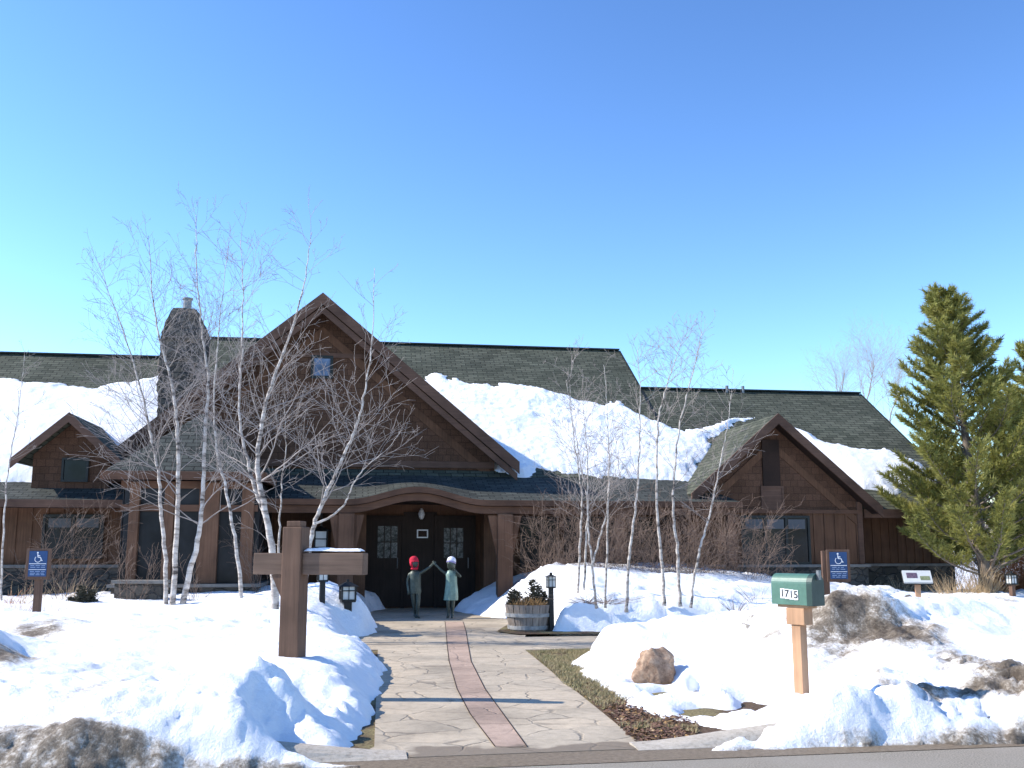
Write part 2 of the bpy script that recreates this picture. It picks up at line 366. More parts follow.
    def build(s, name, mat=None, parent=None, loc=None, rot=None, smooth=False):
        me = bpy.data.meshes.new(name); me.from_pydata(s.v, [], s.f); 
        for m in ([mat] if mat is not None else s.mats): me.materials.append(m)
        if mat is None: me.polygons.foreach_set('material_index', s.mi)
        if any(u is not None for u in s.uv):
            uvl = me.uv_layers.new(name='UVMap').data; k = 0
            for fc, uv in zip(s.f, s.uv):
                for i in range(len(fc)):
                    if uv is not None: uvl[k].uv = uv[i]
                    k += 1
        if smooth: me.polygons.foreach_set('use_smooth', [True]*len(me.polygons))
        me.update()
        o = bpy.data.objects.new(name, me); COL.objects.link(o)
        if parent: o.parent = parent
        if loc is not None: o.location = loc
        if rot is not None: o.rotation_euler = rot
        return o
def tag(o, label=None, cat=None, group=None, kind=None):
    if label: o['label'] = label
    if cat: o['category'] = cat
    if group: o['group'] = group
    if kind: o['kind'] = kind
    return o
def empty(name, loc, rz=0, label=None, cat=None, group=None, kind=None):
    o = bpy.data.objects.new(name, None); COL.objects.link(o); o.location = loc; o.rotation_euler = (0, 0, rz)
    o.empty_display_size = .2
    return tag(o, label, cat, group, kind)
def bevel(o, w=.01, seg=2):
    bm = bmesh.new(); bm.from_mesh(o.data)
    bmesh.ops.bevel(bm, geom=bm.edges[:], offset=w, segments=seg, affect='EDGES', profile=.6)
    bm.to_mesh(o.data); bm.free(); return o
def copy_tree(o, parent=None):
    c = o.copy(); COL.objects.link(c)
    if parent: c.parent = parent
    for ch in list(o.children): copy_tree(ch, c)
    return c

# ------------------------------------------------------------------ numpy noise
def vnoise(x, y, seed):
    def h(i, j):
        n = np.sin(i*127.1+j*311.7+seed*74.7)*43758.5453
        return n-np.floor(n)
    i = np.floor(x); j = np.floor(y); fx = x-i; fy = y-j
    fx = fx*fx*(3-2*fx); fy = fy*fy*(3-2*fy)
    return (h(i,j)*(1-fx)+h(i+1,j)*fx)*(1-fy)+(h(i,j+1)*(1-fx)+h(i+1,j+1)*fx)*fy
def fbm(x, y, seed=0, oct=4, gain=.5):
    a = 1; s = 0; t = 0
    for k in range(oct):
        s = s+a*(vnoise(x*2**k+13.7*k, y*2**k-7.1*k, seed+k)-.5); t += a; a *= gain
    return s/t*2
def billow(x, y, seed=0, oct=3):
    a = 1; s = 0; t = 0
    for k in range(oct):
        s = s+a*(1-np.abs(vnoise(x*2**k, y*2**k, seed+k)*2-1)*2); t += a; a *= .5
    return s/t
def poly_sd(X, Y, P):            # signed distance, positive inside
    inside = np.zeros(X.shape, bool); dist = np.full(X.shape, 1e9)
    n = len(P)
    for i in range(n):
        x0, y0 = P[i]; x1, y1 = P[(i+1) % n]
        dx, dy = x1-x0, y1-y0; L2 = dx*dx+dy*dy+1e-12
        t = np.clip(((X-x0)*dx+(Y-y0)*dy)/L2, 0, 1)
        dist = np.minimum(dist, np.hypot(X-x0-t*dx, Y-y0-t*dy))
        c = ((y0 > Y) != (y1 > Y)) & (X < dx*(Y-y0)/(dy if abs(dy) > 1e-12 else 1e-12)+x0)
        inside ^= c
    return np.where(inside, dist, -dist)
def grid_obj(name, X, Y, Z, keep, mat, attr=None, parent=None, xf=None):
    r, c = X.shape
    idx = np.arange(r*c).reshape(r, c)
    q = np.stack([idx[:-1,:-1], idx[:-1,1:], idx[1:,1:], idx[1:,:-1]], -1).reshape(-1, 4)
    kf = (keep[:-1,:-1] | keep[:-1,1:] | keep[1:,1:] | keep[1:,:-1]).reshape(-1)
    q = q[kf]
    used = np.unique(q); remap = np.full(r*c, -1); remap[used] = np.arange(len(used))
    V = np.stack([X.ravel(), Y.ravel(), Z.ravel()], -1)[used]
    me = bpy.data.meshes.new(name)
    me.vertices.add(len(V)); me.vertices.foreach_set('co', V.astype(np.float32).ravel())
    q = remap[q]; me.loops.add(q.size); me.loops.foreach_set('vertex_index', q.ravel().astype(np.int32))
    me.polygons.add(len(q)); me.polygons.foreach_set('loop_start', np.arange(0, q.size, 4, dtype=np.int32))
    me.polygons.foreach_set('use_smooth', np.ones(len(q), bool))
    me.update(calc_edges=True)
    if attr is not None:
        a = me.attributes.new('dirt', 'FLOAT', 'POINT'); a.data.foreach_set('value', attr.ravel()[used].astype(np.float32))
    me.materials.append(mat)
    o = bpy.data.objects.new(name, me); COL.objects.link(o)
    if parent: o.parent = parent
    return o

# ------------------------------------------------------------------ camera, sun, sky
cam = bpy.data.cameras.new('camera'); cam.sensor_fit = 'HORIZONTAL'; cam.sensor_width = 36; cam.lens = 36*F/1024
cam.clip_start = .1; cam.clip_end = 3000
co = bpy.data.objects.new('camera', cam); COL.objects.link(co); co.location = (0, 0, CH); co.rotation_euler = (math.pi/2+PIT, 0, 0)
SC.camera = co
EL, AZ = R(36), R(2)
sund = Vector((-math.cos(EL)*math.cos(AZ), math.cos(EL)*math.sin(AZ), math.sin(EL)))
sl = bpy.data.lights.new('sun', 'SUN'); sl.energy = 4.4; sl.angle = R(.5); sl.color = (1, .94, .855)
so = bpy.data.objects.new('sun', sl); COL.objects.link(so); so.rotation_euler = sund.to_track_quat('Z', 'Y').to_euler(); so.location = (-20, 5, 30)
wd = bpy.data.worlds.new('World'); SC.world = wd; wd.use_nodes = True
wn = wd.node_tree; bg = wn.nodes['Background']; sky = wn.nodes.new('ShaderNodeTexSky'); sky.sky_type = 'NISHITA'; sky.sun_disc = False
sky.sun_elevation = EL; sky.sun_rotation = -(math.pi/2-AZ); sky.air_density = 1.15; sky.dust_density = .05; sky.ozone_density = 4.0; sky.altitude = 300
gm = wn.nodes.new('ShaderNodeGamma'); gm.inputs[1].default_value = 1.45      # the camera's contrasty, saturated rendering of the blue sky
wn.links.new(sky.outputs[0], gm.inputs[0]); wn.links.new(gm.outputs[0], bg.inputs[0]); bg.inputs[1].default_value = .088
SC.view_settings.view_transform = 'Standard'; SC.view_settings.look = 'None'; SC.view_settings.exposure = .74; SC.view_settings.gamma = 1

# ------------------------------------------------------------------ ground, road, path
def sheet(name, polys, mat, z, kind='structure', label=None):
    b = MB()
    for P in polys: b.poly([(x, y, 0) for x, y in P])
    o = b.build(name, mat); o.location.z = z; o['kind'] = kind
    if label: o['label'] = label
    return o
RA = R(10.5); RO = Vector((.3, 7.35, 0)); rc, rs = math.cos(RA), math.sin(RA)
def RW(s, t, z=0): return Vector((RO.x+s*rc-t*rs, RO.y+s*rs+t*rc, z))
def rpoly(s0, s1, t0, t1): return [RW(s, t)[:2] for s, t in ((s0, t0), (s1, t0), (s1, t1), (s0, t1))]
sheet('ground', [[(-900, -900), (900, -900), (900, 900), (-900, 900)]], M['ground'], -.05)
sheet('road', [rpoly(-60, 60, -9, 0)], M['asphalt'], -.003)
sheet('gutter', [rpoly(-60, 60, 0, .43)], M['gutter'], .001)
sheet('mulch_bed', [[(-8, 6.4), (-1.3, 7.53), (.3, 7.9), (9, 9.55), (9, 16.6), (-8, 15.2)]], M['mulch'], -.003)
path = sheet('path', [[RW(-1.32, .64)[:2], RW(-.98, .42)[:2], RW(.72, .42)[:2], (.98, 8.27), (.19, 15.35), (-2.0, 15.35), (-1.05, 7.97)],
    [(-2.0, 15.35), (.19, 15.35), (14, 17.4), (14, 19.4), (.22, 17.5), (.3, 19.3), (.5, 21), (.3, 27.4), (-4.4, 26.6), (-3.4, 22), (-2.6, 17.3), (-9, 16.3), (-9, 14.4)]], M['path'], .005)
def skirt(o, d=.07):      # give a flat sheet its edge
    bm = bmesh.new(); bm.from_mesh(o.data); be = [e for e in bm.edges if e.is_boundary]
    r = bmesh.ops.extrude_edge_only(bm, edges=be); bmesh.ops.translate(bm, vec=(0, 0, -d), verts=[v for v in r['geom'] if isinstance(v, bmesh.types.BMVert)]); bm.to_mesh(o.data); bm.free()
skirt(path)
bl = [(495,748),(470,715),(457,690),(449,662),(447,645),(446,632),(445,622)]; brr = [(527,748),(503,715),(485,690),(471,662),(468,645),(466,632),(463,622)]
sheet('path_band', [[tuple(G(*p)[:2]) for p in bl]+[tuple(G(*p)[:2]) for p in reversed(brr)]], M['band'], .009)
jb = MB()
for e in (bl, brr):
    for a, b_ in zip(e[:-1], e[1:]):
        p, q = G(*a), G(*b_); d = (q-p).normalized(); n = Vector((-d.y, d.x, 0))*.0045
        jb.poly([p-n, p+n, q+n, q-n])
o = jb.build('path_joint', M['soil']); o.location.z = .013; o['kind'] = 'structure'
bed = sheet('planter_bed', [[(-.28, 18.5), (.1, 17.85), (1.95, 18.05), (2.1, 20.2), (-.1, 20.0)]], M['mulch'], .022)

def curb(sa, sb, ha, hb, name):      # tapered kerb with a rounded nose, height ha -> hb
    b = MB(); n = 24; sec = []
    for i in range(n+1):
        k = i/n; s = sa+(sb-sa)*k; h = ha+(hb-ha)*min(1, max(0, k*3.7 if ha < hb else (k-.80)/.20)); h = max(h, .016)
        j = .006*math.sin(s*9.1)
        prof = [(.355, -.1), (.365, .003), (.39, h*.28), (.43, h*.72), (.47, h*.95), (.51+j, h+.003), (.60+j, h+.004), (.62, -.1)]
        sec.append([RW(s, t, z) for t, z in prof])
    o0 = 0
    for S in sec: b.v += [tuple(p) for p in S]
    m = 8
    for i in range(n):
        for j in range(m-1): b.face((i*m+j, (i+1)*m+j, (i+1)*m+j+1, i*m+j+1))
    b.face(range(m)); b.face([n*m+j for j in reversed(range(m))])
    o = b.build(name, M['curb']); o['kind'] = 'structure'; return o
curb(.73, 6.0, .0, .145, 'kerb'); curb(-7, -1.0, .145, .0, 'kerb')

# ------------------------------------------------------------------ ground snow
CPS = {}
CPS['left'] = [(0,754,.19),(100,754,.20),(200,754,.16),(290,757,.12),(355,760,.04),(-80,740,.3),(0,720,.33),(100,720,.34),(200,718,.30),(290,722,.2),(345,715,.18),
 (50,690,.45),(140,690,.45),(185,690,.46),(225,662,.66),(258,646,.72),(300,655,.43),(335,652,.47),(348,628,.50),(366,648,.25),
 (235,702,.20),(262,702,.16),(300,703,.17),(330,702,.18),(292,664,.40),(270,668,.42),(310,664,.40),(362,690,.1),
 (0,640,.45),(60,625,.42),(150,612,.42),(200,602,.46),(100,592,.33),(20,592,.25),(20,615,.62),(48,622,.58),(-40,620,.8),(60,660,.42),(-100,680,.5),(-150,600,.5),
 (330,577,.98),(345,585,.85),(365,598,.5),(300,588,.75),(232,599,.55),(260,588,.62),(330,608,.5),(350,628,.18),(347,604,.44),(330,600,.62),(315,633,.32),(200,592,.35),(140,588,.3)]
CPS['near'] = [(630,622,.47),(700,618,.50),(760,612,.55),(640,640,.42),(622,662,.12),(650,674,.05),(652,662,.10),(640,680,.04),(665,680,.05),(598,664,.06),(604,682,.05),(640,694,.06),(700,700,.07),(690,690,.10),(700,662,.27),(740,660,.32),(735,690,.13),(750,700,.10),(770,690,.18),
 (720,716,.05),(690,714,.05),(765,708,.05),(800,690,.33),(780,640,.46),(840,581,1.12),(880,585,1.08),(800,602,.8),(930,600,.85),(860,640,.5),(900,640,.48),(960,627,.6),(1024,640,.48),(820,655,.4),(950,660,.42),
 (850,678,.46),(900,672,.37),(1000,662,.47),(1040,680,.45),(880,690,.33),(850,712,.27),(780,724,.22),(950,712,.22),(1024,712,.22),(740,744,.05),(752,745,.08),(772,742,.12),(735,736,.02),(755,733,.07),(900,738,.08),(1024,730,.08),(1200,650,.6),(1150,600,.9)]
CPS['far'] = [(500,592,.62),(480,602,.36),(520,582,.85),(462,609,.15),(550,562,1.2),(600,561,1.2),(640,567,1.05),(700,573,.95),(760,584,.75),(560,590,.78),(620,592,.74),(680,592,.70),(560,606,.62),(600,610,.56),(625,612,.5),(565,622,.35),
 (740,605,.5),(700,602,.6),(800,600,.45),(960,600,.38),(1000,606,.3),(1024,590,.3),(930,592,.3),(530,600,.5),(1100,585,.4),(1024,570,.5)]
FEET = {}
wl = RW(-14, .30)
FEET['left'] = [tuple(wl[:2]), tuple(RW(-6, .12)[:2]), tuple(RW(-3.2, .10)[:2]), tuple(RW(-2.0, .14)[:2])]+[tuple(G(*p)[:2]) for p in ((374,765.5),(340,763),(300,760))]+[tuple(G(*p, .11)[:2]) for p in ((285,737),(320,741),(340,740),(352,734))]+[tuple(G(*p)[:2]) for p in ((371,722),(377,704),(377,690),(386,670),(379,660),(368,655),(349,651),(345,638),(371,634),(377,628),(353,617),(387,607.5))]+[(-5, 27.2), (-20, 25), (-20, 6)]
FEET['near'] = [tuple(G(*p)[:2]) for p in ((720,752),(733,740),(742,731),(705,727),(685,722),(647,714),(627,706),(612,697),(588,683),(580,664),(597,651),(613,650))]+[(1.6, 15.5), (14, 17.3), (18, 17.4), (18, 10.7)]+[tuple(RW(s, .16)[:2]) for s in (9, 6, 4, 3)]
FEET['far'] = [tuple(G(*p)[:2]) for p in ((452,611),(480,616.5),(520,619.5),(546,624),(556,632.5),(612,633))]+[(14, 19.5), (30, 20.5), (40, 40), (16, 40), (16.5, 30.5), (9, 28.2), (.1, 26.9)]
DIRT = {'left': [(25,635,38,26,.62),(10,655,25,15,.7),(100,685,34,20,.26),(125,700,22,12,.28),(85,670,20,10,.2),(160,640,20,5,.16)], 'far': [(1005,602,14,7,.3),(600,598,40,5,.05)],
        'near': [(848,600,42,22,.72),(888,606,38,26,.85),(898,630,44,20,.80),(812,618,32,20,.62),(845,636,50,14,.55),(770,634,26,10,.45),(760,632,18,8,.3),(990,662,30,26,.78),(985,690,60,10,.6),(920,690,36,8,.45),(886,684,14,7,.6),(700,640,14,4,.12),(840,640,30,8,.3),(1010,690,40,12,.5)]}
def on_snow(X, Y, H, px, py):
    d = Y*cp+(H-CH)*sp; u = 512+F*X/d; v = 384-F*((H-CH)*cp-Y*sp)/d
    e = np.hypot(u-px, v-py)+.15*Y; k = np.argmin(e); return Vector((float(X.ravel()[k]), float(Y.ravel()[k]), 0))
def ground_snow(name, key, label, cat):
    y0, y1 = (6.6, 29.) if key == 'left' else ((7.3, 18.) if key == 'near' else (17.5, 36.))
    n_r = int(math.log(y1/y0)/.0052)
    ys = y0*np.exp(np.linspace(0, math.log(y1/y0), n_r))
    ang = {'left': (-.86, -.03), 'near': (.04, .9), 'far': (-.12, .95)}[key]
    xs = np.arange(ang[0], ang[1], .0038)
    A, Y = np.meshgrid(xs, ys); X = A*Y
    U, V = A, np.log(Y)
    num = 0; den = 0
    for px, py, h in CPS[key]:
        p = G(px, py, h); u, v = p.x/p.y, math.log(p.y)
        d2 = (U-u)**2+((V-v))**2+.0009
        w = d2**-1.9; num = num+w*h; den = den+w
    H = num/den
    wx = fbm(X*1.3, Y*1.3, 3)*.16+fbm(X*5, Y*5, 5)*.06; wy = fbm(X*1.3, Y*1.3, 9)*.16+fbm(X*5, Y*5, 15)*.06
    sdv = poly_sd(X+wx, Y+wy, FEET[key])
    edge = (.12 if key == 'near' else .20)+.10*fbm(X*.9, Y*.9, 21)
    dirt = np.zeros(X.shape)
    for px, py, rx, ry, a in DIRT[key]:
        # the spot on the snow, and the size of the stain there
        p = on_snow(X, Y, H, px, py); q = on_snow(X, Y, H, px, py-ry); q2 = on_snow(X, Y, H, px, py+ry)
        sx = rx/F*p.y; sy = min(max(q.y-p.y, p.y-q2.y, .12), 1.3)
        dirt = np.maximum(dirt, a*np.exp(-((X-p.x)/sx)**2-((Y-p.y)/sy)**2))
    dirt = dirt*(1+.7*fbm(X*1.6, Y*2.2, 91))
    t_road = -(X-RO.x)*rs+(Y-RO.y)*rc
    if key != 'far':
        dirt = np.maximum(dirt, (.80 if key == 'left' else .62)*np.exp(-(np.clip(t_road-.10, 0, 9)/(.11 if key == 'left' else .13))**2)+.16*np.exp(-(np.clip(t_road, 0, 9)/1.1)**2)*(.5+fbm(X*1.2, Y*1.2, 31)))
    if key == 'left': dirt = np.maximum(dirt, (.62+.35*fbm(X*2.3, Y*2.3, 33))*np.exp(-(np.clip(Y-7.17-.10*fbm(X*1.4, X*.3, 35), 0, 9)/.075)**2)*(X < -1.0))
    rough = .38+1.1*np.clip(fbm(X*.45, Y*.45, 41)+.18, 0, 1)+np.clip(dirt, 0, .6)*(.5 if key == 'left' else 1.6)
    if key == 'far': rough = rough*1.7
    if key == 'left': rough = rough*.8
    nz = fbm(X*.8, Y*.8, 50)*.08+fbm(X*2.1, Y*2.1, 54)*.065*rough+billow(X*3.7, Y*3.7, 57)*.034*rough+fbm(X*8, Y*8, 61)*.034*rough+fbm(X*21, Y*21, 64)*.014*rough
    pit = np.clip(vnoise(X*5.3, Y*5.3, 95)*.55+vnoise(X*12.1, Y*11.3, 96)*.45-.60, 0, 1)/.4      # melt pits and old footprints
    nz = nz-.065*pit*np.clip(rough, .3, 1.6)
    chunk = np.clip(vnoise(X*8.2, Y*8.2, 97)*vnoise(X*2.1, Y*2.1, 98)-.42, 0, .25)      # plough lumps
    nz = nz+.17*chunk*np.clip(rough, .2, 1.6)
    face = 1-np.exp(-np.clip(sdv, 0, 9)/edge)
    h = H*face+nz*np.clip(sdv/.22, 0, 1)+fbm(X*9, Y*9, 71)*.03*np.exp(-np.clip(sdv, 0, 9)/.3)
    h = np.where(sdv > 0, np.maximum(h, .012+.02*fbm(X*3, Y*3, 77)), sdv*.5-.01)
    if key == 'near':     # bare grassy patches beside the boulder and the kerb
        for px, py, rx, ry in ((712,714,32,6),(764,709,24,9),(672,694,26,5),(700,692,10,4),(605,659,14,3),(655,684,26,4)):
            p = G(px, py); q = G(px, py-ry); 
            d = ((X+wx*.7-p.x)/(rx/F*p.y))**2+((Y+wy*.7-p.y)/(q.y-p.y))**2
            h = h-(.26)*np.exp(-d*1.3)
    if key == 'far': dirt = dirt+.06*np.clip(fbm(X*1.5, Y*1.5, 88), 0, 1)
    keep = h > -.03
    o = grid_obj(name, X, Y, h, keep, M['snow'], dirt)
    return tag(o, label, cat, None, 'stuff'), (X, Y, h)
SN = {}
_, SN['left'] = ground_snow('snow_bank', 'left', 'wide lumpy snow bank around the wooden crossbar signpost, west of the stone path', 'snow')
_, SN['near'] = ground_snow('snow_bank', 'near', 'snow field around the boulder and mailbox with dirty ploughed heaps', 'snow')
_, SN['far'] = ground_snow('snow_bank', 'far', 'snow drift under the thin birches beside the barrel planter', 'snow')
def snow_h(key, x, y):
    X, Y, h = SN[key]; i = np.argmin((X-x)**2+(Y-y)**2); return float(h.ravel()[i])

# ------------------------------------------------------------------ the lodge
LG = empty('lodge', (OX, OY, 0), TH, 'brown shingled lodge with steep gables, stone chimney and snowy green roofs', 'building')
Z0, K = 3.5, .67
def zp(v): return Z0+K*v
def part(b, name, mat=None, parent=None): return b.build(name, mat, parent or LG)
def P3(u, v): return (u, v, zp(v))
UM0, UM1, VM = -6.95, 6.72, 7.1       # middle roof
UR1, VR = 14.15, 4.5                  # right wing
UL0, VL = -19., 5.7                   # left wing
def main_roof(u0, u1, vf, vr, vb):
    b = MB().use(M['roof'])
    b.slab([P3(u0, vf), P3(u1, vf), P3(u1, vr), P3(u0, vr)], .16)
    zr = zp(vr)
    b.slab([(u0, vr, zr), (u1, vr, zr), (u1, vb, zr-K*(vb-vr)), (u0, vb, zr-K*(vb-vr))], .16)
    b.use(M['frame'])
    b.bar((u0, vr, zr+.015), (u1, vr, zr+.015), .24, .05)
    b.use(M['frame'])
    for u in (u0, u1):
        s = -1 if u == u0 else 1
        b.bar((u+s*.025, vf, zp(vf)-.10), (u+s*.025, vr, zr-.10), .04, .2)
        b.bar((u+s*.025, vr, zr-.10), (u+s*.025, vb, zr-K*(vb-vr)-.10), .04, .2)
    return part(b, 'roof')
main_roof(UM0, UM1, -.25, VM, 14.2)
main_roof(UM1+.001, UR1, -1.5, VR, 10.1)
main_roof(UL0, UM0-.001, -.55, VL, 12)
b = MB()      # end walls and back wall
b.use(M['board'])
def endwall(u, vf, vr, zr, vb):
    P = [(vf, 0), (vb, 0), (vb, zr-K*(vb-vr)-.2), (vr, zr-.2), (vf, zp(vf)-.2)]
    o = len(b.v); b.v += [(u-.07, p[0], p[1]) for p in P]+[(u+.07, p[0], p[1]) for p in P]
    k = len(P); b.face(range(o, o+k), P); b.face([o+k+i for i in reversed(range(k))], P[::-1])
    for i in range(k):
        j = (i+1) % k; b.face((o+i, o+j, o+k+j, o+k+i))
endwall(UR1-.25, -.5, VR, zp(VR), 9.6); endwall(UM1-.25, 0.1, VM, zp(VM), 13.8); endwall(UM0+.25, .1, VM, zp(VM), 13.8); endwall(UL0+.3, -1.1, VL, zp(VL), 11.5)
b.box(UM0+.3, UM1-.3, 13.6, 13.75, 0, 3.6); b.box(UM1, UR1-.35, 9.4, 9.55, 0, 2.9); b.box(UL0+.4, UM0, 11.3, 11.45, 0, 3.4)
part(b, 'wall')

# --- big gable
GU, GZ, GS = -3.07, 7.95, .84
gl, gr = -8.0, 2.02
def gz(u): return GZ-GS*abs(u-GU)
b = MB().use(M['roof'])
b.slab([(GU, -.6, GZ), (gr, -.6, gz(gr)), (gr, .2, gz(gr)), (GU, 7.2, GZ)], .14)
b.slab([(GU, 7.2, GZ), (gl, .6, gz(gl)), (gl, -.6, gz(gl)), (GU, -.6, GZ)], .14)
part(b, 'roof')
b = MB().use(M['siding'])
b.wall([(gl+.55, 3.30), (1.45, 3.30), (1.45, gz(1.45)-.19), (GU, GZ-.19), (gl+.55, gz(gl+.55)-.19)], 0, .2)
part(b, 'wall')
def rake(uc, zc, s, ul, ur, v, d0, d1, t=.06):
    b = MB().use(M['trim'])
    for ue in (ul, ur):
        ze = zc-s*abs(ue-uc)
        pts = [(uc, zc-d0), (ue, ze-d0), (ue, ze-d1), (uc, zc-d1)]
        if ue > uc: pts = pts[::-1]
        b.wall(pts, v-t, v)
    return b
part(rake(GU, GZ, GS, gl, gr, -.602, -.01, .30), 'rake_board', M['trim'])
part(rake(GU, GZ, GS, gl+.05, gr-.05, -.55, .33, .52), 'rake_board', M['trim'])
part(rake(GU, GZ, GS, gl+.3, gr-.55, -.003, .75, 1.0, .03), 'wall_trim', M['board'])
part(MB().box(-4.35, -1.8, -.045, -.003, 6.38, 6.5), 'wall_trim', M['trim'])
part(MB().box(gl+.6, 1.45, -.06, -.003, 3.55, 3.72), 'wall_trim', M['trim'])
# soffit under the rake overhang
b = MB()
b.slab([(GU, -.54, GZ-.17), (gr, -.54, gz(gr)-.17), (gr, -.003, gz(gr)-.17), (GU, -.003, GZ-.17)], .02)
b.slab([(GU, -.003, GZ-.17), (gl, -.003, gz(gl)-.17), (gl, -.54, gz(gl)-.17), (GU, -.54, GZ-.17)], .02)
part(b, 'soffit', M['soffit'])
def window(u0, u1, z0, z1, v, nx=1, nz=1, pane='glass', w=.06, split=None):
    f = MB()
    f.box(u0-w, u1+w, v-.06, v-.004, z1, z1+w); f.box(u0-w, u1+w, v-.06, v-.004, z0-w, z0)
    f.box(u0-w, u0, v-.06, v-.004, z0, z1); f.box(u1, u1+w, v-.06, v-.004, z0, z1)
    for i in range(1, nx):
        u = u0+(u1-u0)*i/nx; f.box(u-w*.55, u+w*.55, v-.055, v-.004, z0, z1)
    for i in range(1, nz):
        z = z0+(z1-z0)*i/nz; f.box(u0, u1, v-.052, v-.004, z-.018, z+.018)
    fo = part(f, 'window', M['frame'])
    for i in range(nx):
        g = MB().box(u0+(u1-u0)*i/nx+.004, u0+(u1-u0)*(i+1)/nx-.004, v-.025, v-.008, z0+.003, z1-.003)
        g.build('pane', M[pane], fo)
    return fo
u0, z1 = B(314, 358, -.03); u1, z0 = B(330, 376, -.03); window(u0, u1, z0, z1, 0, 1, 1, 'bluepane', .07)

# --- entry wall, doors
b = MB().use(M['board'])
b.box(-4.3, 7.2, 0, .18, 0, 3.30)
for i in range(30):
    u = -4.1+i*.38
    if u < 7.1: b.box(u-.025, u+.025, -.03, -.002, .5, 3.2)
part(b, 'wall')
def door(xa, xb, y1, gx0, gx1, gy0, gy1):
    u0, zt = B(xa, y1, -.05); u1, _ = B(xb, y1, -.05)
    d = MB().box(u0, u1, -.09, -.033, .04, zt)
    d.box(u0-.09, u0, -.12, -.033, 0, zt+.09); d.box(u1, u1+.09, -.12, -.033, 0, zt+.09); d.box(u0, u1, -.12, -.033, zt, zt+.09)
    do = part(d, 'door', M['door'])
    a, zz1 = B(gx0, gy0, -.09); c, zz0 = B(gx1, gy1, -.09)
    MB().box(a, c, -.098, -.086, zz0, zz1).build('pane', M['doorglass'], do)
    m = MB(); 
    for k in (1, 2): m.box(a+(c-a)*k/3-.012, a+(c-a)*k/3+.012, -.106, -.094, zz0, zz1)
    m.box(a, c, -.107, -.095, (zz0+zz1)/2-.012, (zz0+zz1)/2+.012); m.build('glazing_bar', M['door'], do)
    h = MB(); h.tube([(u1-.1, -.09, 1.0), (u1-.1, -.15, 1.0), (u1-.1, -.15, 1.25), (u1-.1, -.09, 1.25)], [.012]*4, 6); h.build('handle', M['metal'], do)
door(367, 402, 519, 378, 397, 526, 558)
door(438, 472, 519, 444, 463, 528, 558)
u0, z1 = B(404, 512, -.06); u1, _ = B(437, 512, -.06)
part(MB().box(u0, u1, -.07, -.033, .04, z1), 'door_panel', M['door'])  # dark tone here stands for the deep shade of the entry
u0, z1 = B(417, 529.5, -.1); u1, z0 = B(428, 538, -.1)
sgn = part(MB().box(u0, u1, -.115, -.073, z0, z1), 'notice', M['white'])
MB().box(u0+.03, u1-.03, -.119, -.114, z0+.03, z1-.03).build('notice_face', M['soffit'], sgn)
u_, z_ = B(421.5, 514, -.2)
l_ = MB().lathe([(.02, .12), (.05, .10), (.085, 0), (.06, -.10), (.02, -.14)], 10, (u_, -.2, z_)); l_.box(u_-.02, u_+.02, -.2, -.05, z_+.1, z_+.14); part(l_, 'wall_lamp', M['frost'])
# dark porch windows to the right of the doors
for xa, xb in ((522, 556), (566, 620), (630, 682)):
    u0, _ = B(xa, 520, 0); u1, _ = B(xb, 520, 0); window(u0, u1, 1.05, 2.25, -.032, 2)
# hanging lantern beside the entry
u_, z_ = B(321, 539, -1.6)
l_ = MB(); l_.use(M['black']); l_.lathe([(.24, .19), (.03, .30)], 4, (u_, -1.6, z_)); l_.box(u_-.02, u_+.02, -1.62, -1.58, z_+.3, z_+1.1)
for sx in (-1, 1):
    for sy in (-1, 1): l_.box(u_+sx*.14-.015, u_+sx*.14+.015, -1.6+sy*.14-.015, -1.6+sy*.14+.015, z_-.2, z_+.2)
for k in (-.2, .0, .19): l_.box(u_-.15, u_+.15, -1.745, -1.455, z_+k-.012, z_+k+.012)
l_.use(M['frost']).box(u_-.12, u_+.12, -1.72, -1.48, z_-.18, z_+.18); part(l_, 'hanging_lantern')

# --- porch roof with its eyebrow arch
UC = B(418, 500, -2.5)[0]
def bmp(u): 
    x = (u-UC)/1.62
    return .30*math.cos(x*math.pi/2)**2 if abs(x) < 1 else 0.0
VE, ZE, ZB = -2.45, 2.60, 3.40
b = MB().use(M['shake'])
nu, nv = 70, 8
def pr(i, j, dz=0):
    k = j/nv; v = VE+(0-VE)*k; ue = 7.25-.95*k; u = -4.4+(ue+4.4)*i/nu
    return (u, v, ZE+(ZB-ZE)*k+bmp(u)*(1-k)**1.3+dz)
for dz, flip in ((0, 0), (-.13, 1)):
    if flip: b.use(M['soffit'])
    for i in range(nu):
        for j in range(nv):
            q = [(i, j), (i+1, j), (i+1, j+1), (i, j+1)]
            if flip: q = q[::-1]
            p = [pr(*a, dz) for a in q]; b.poly(p, [(c[0], c[1]*1.06) for c in p])
b.use(M['shake']); b.slab([(7.25, VE, ZE), (7.25, -.05, ZE), (6.3, -.05, ZB)], .1)
part(b, 'porch_roof')
def strip(u0, u1, v0, v1, dt, db, n=80):
    b = MB()
    for i in range(n):
        a, c = u0+(u1-u0)*i/n, u0+(u1-u0)*(i+1)/n
        za, zc = ZE+bmp(a), ZE+bmp(c)
        A = [(a, v0, za+db), (c, v0, zc+db), (c, v0, zc+dt), (a, v0, za+dt)]; Bk = [(p[0], v1, p[2]) for p in A]
        b.poly(A); b.poly(Bk[::-1]); b.poly([A[3], A[2], Bk[2], Bk[3]]); b.poly([A[1], A[0], Bk[0], Bk[1]])
    b.poly([(u0, v0, ZE+db), (u0, v0, ZE+dt), (u0, v1, ZE+dt), (u0, v1, ZE+db)]); b.poly([(u1, v0, ZE+dt), (u1, v0, ZE+db), (u1, v1, ZE+db), (u1, v1, ZE+dt)])
    return b
part(strip(-4.4, 7.25, -2.50, -2.452, .015, -.12), 'fascia', M['beam'])
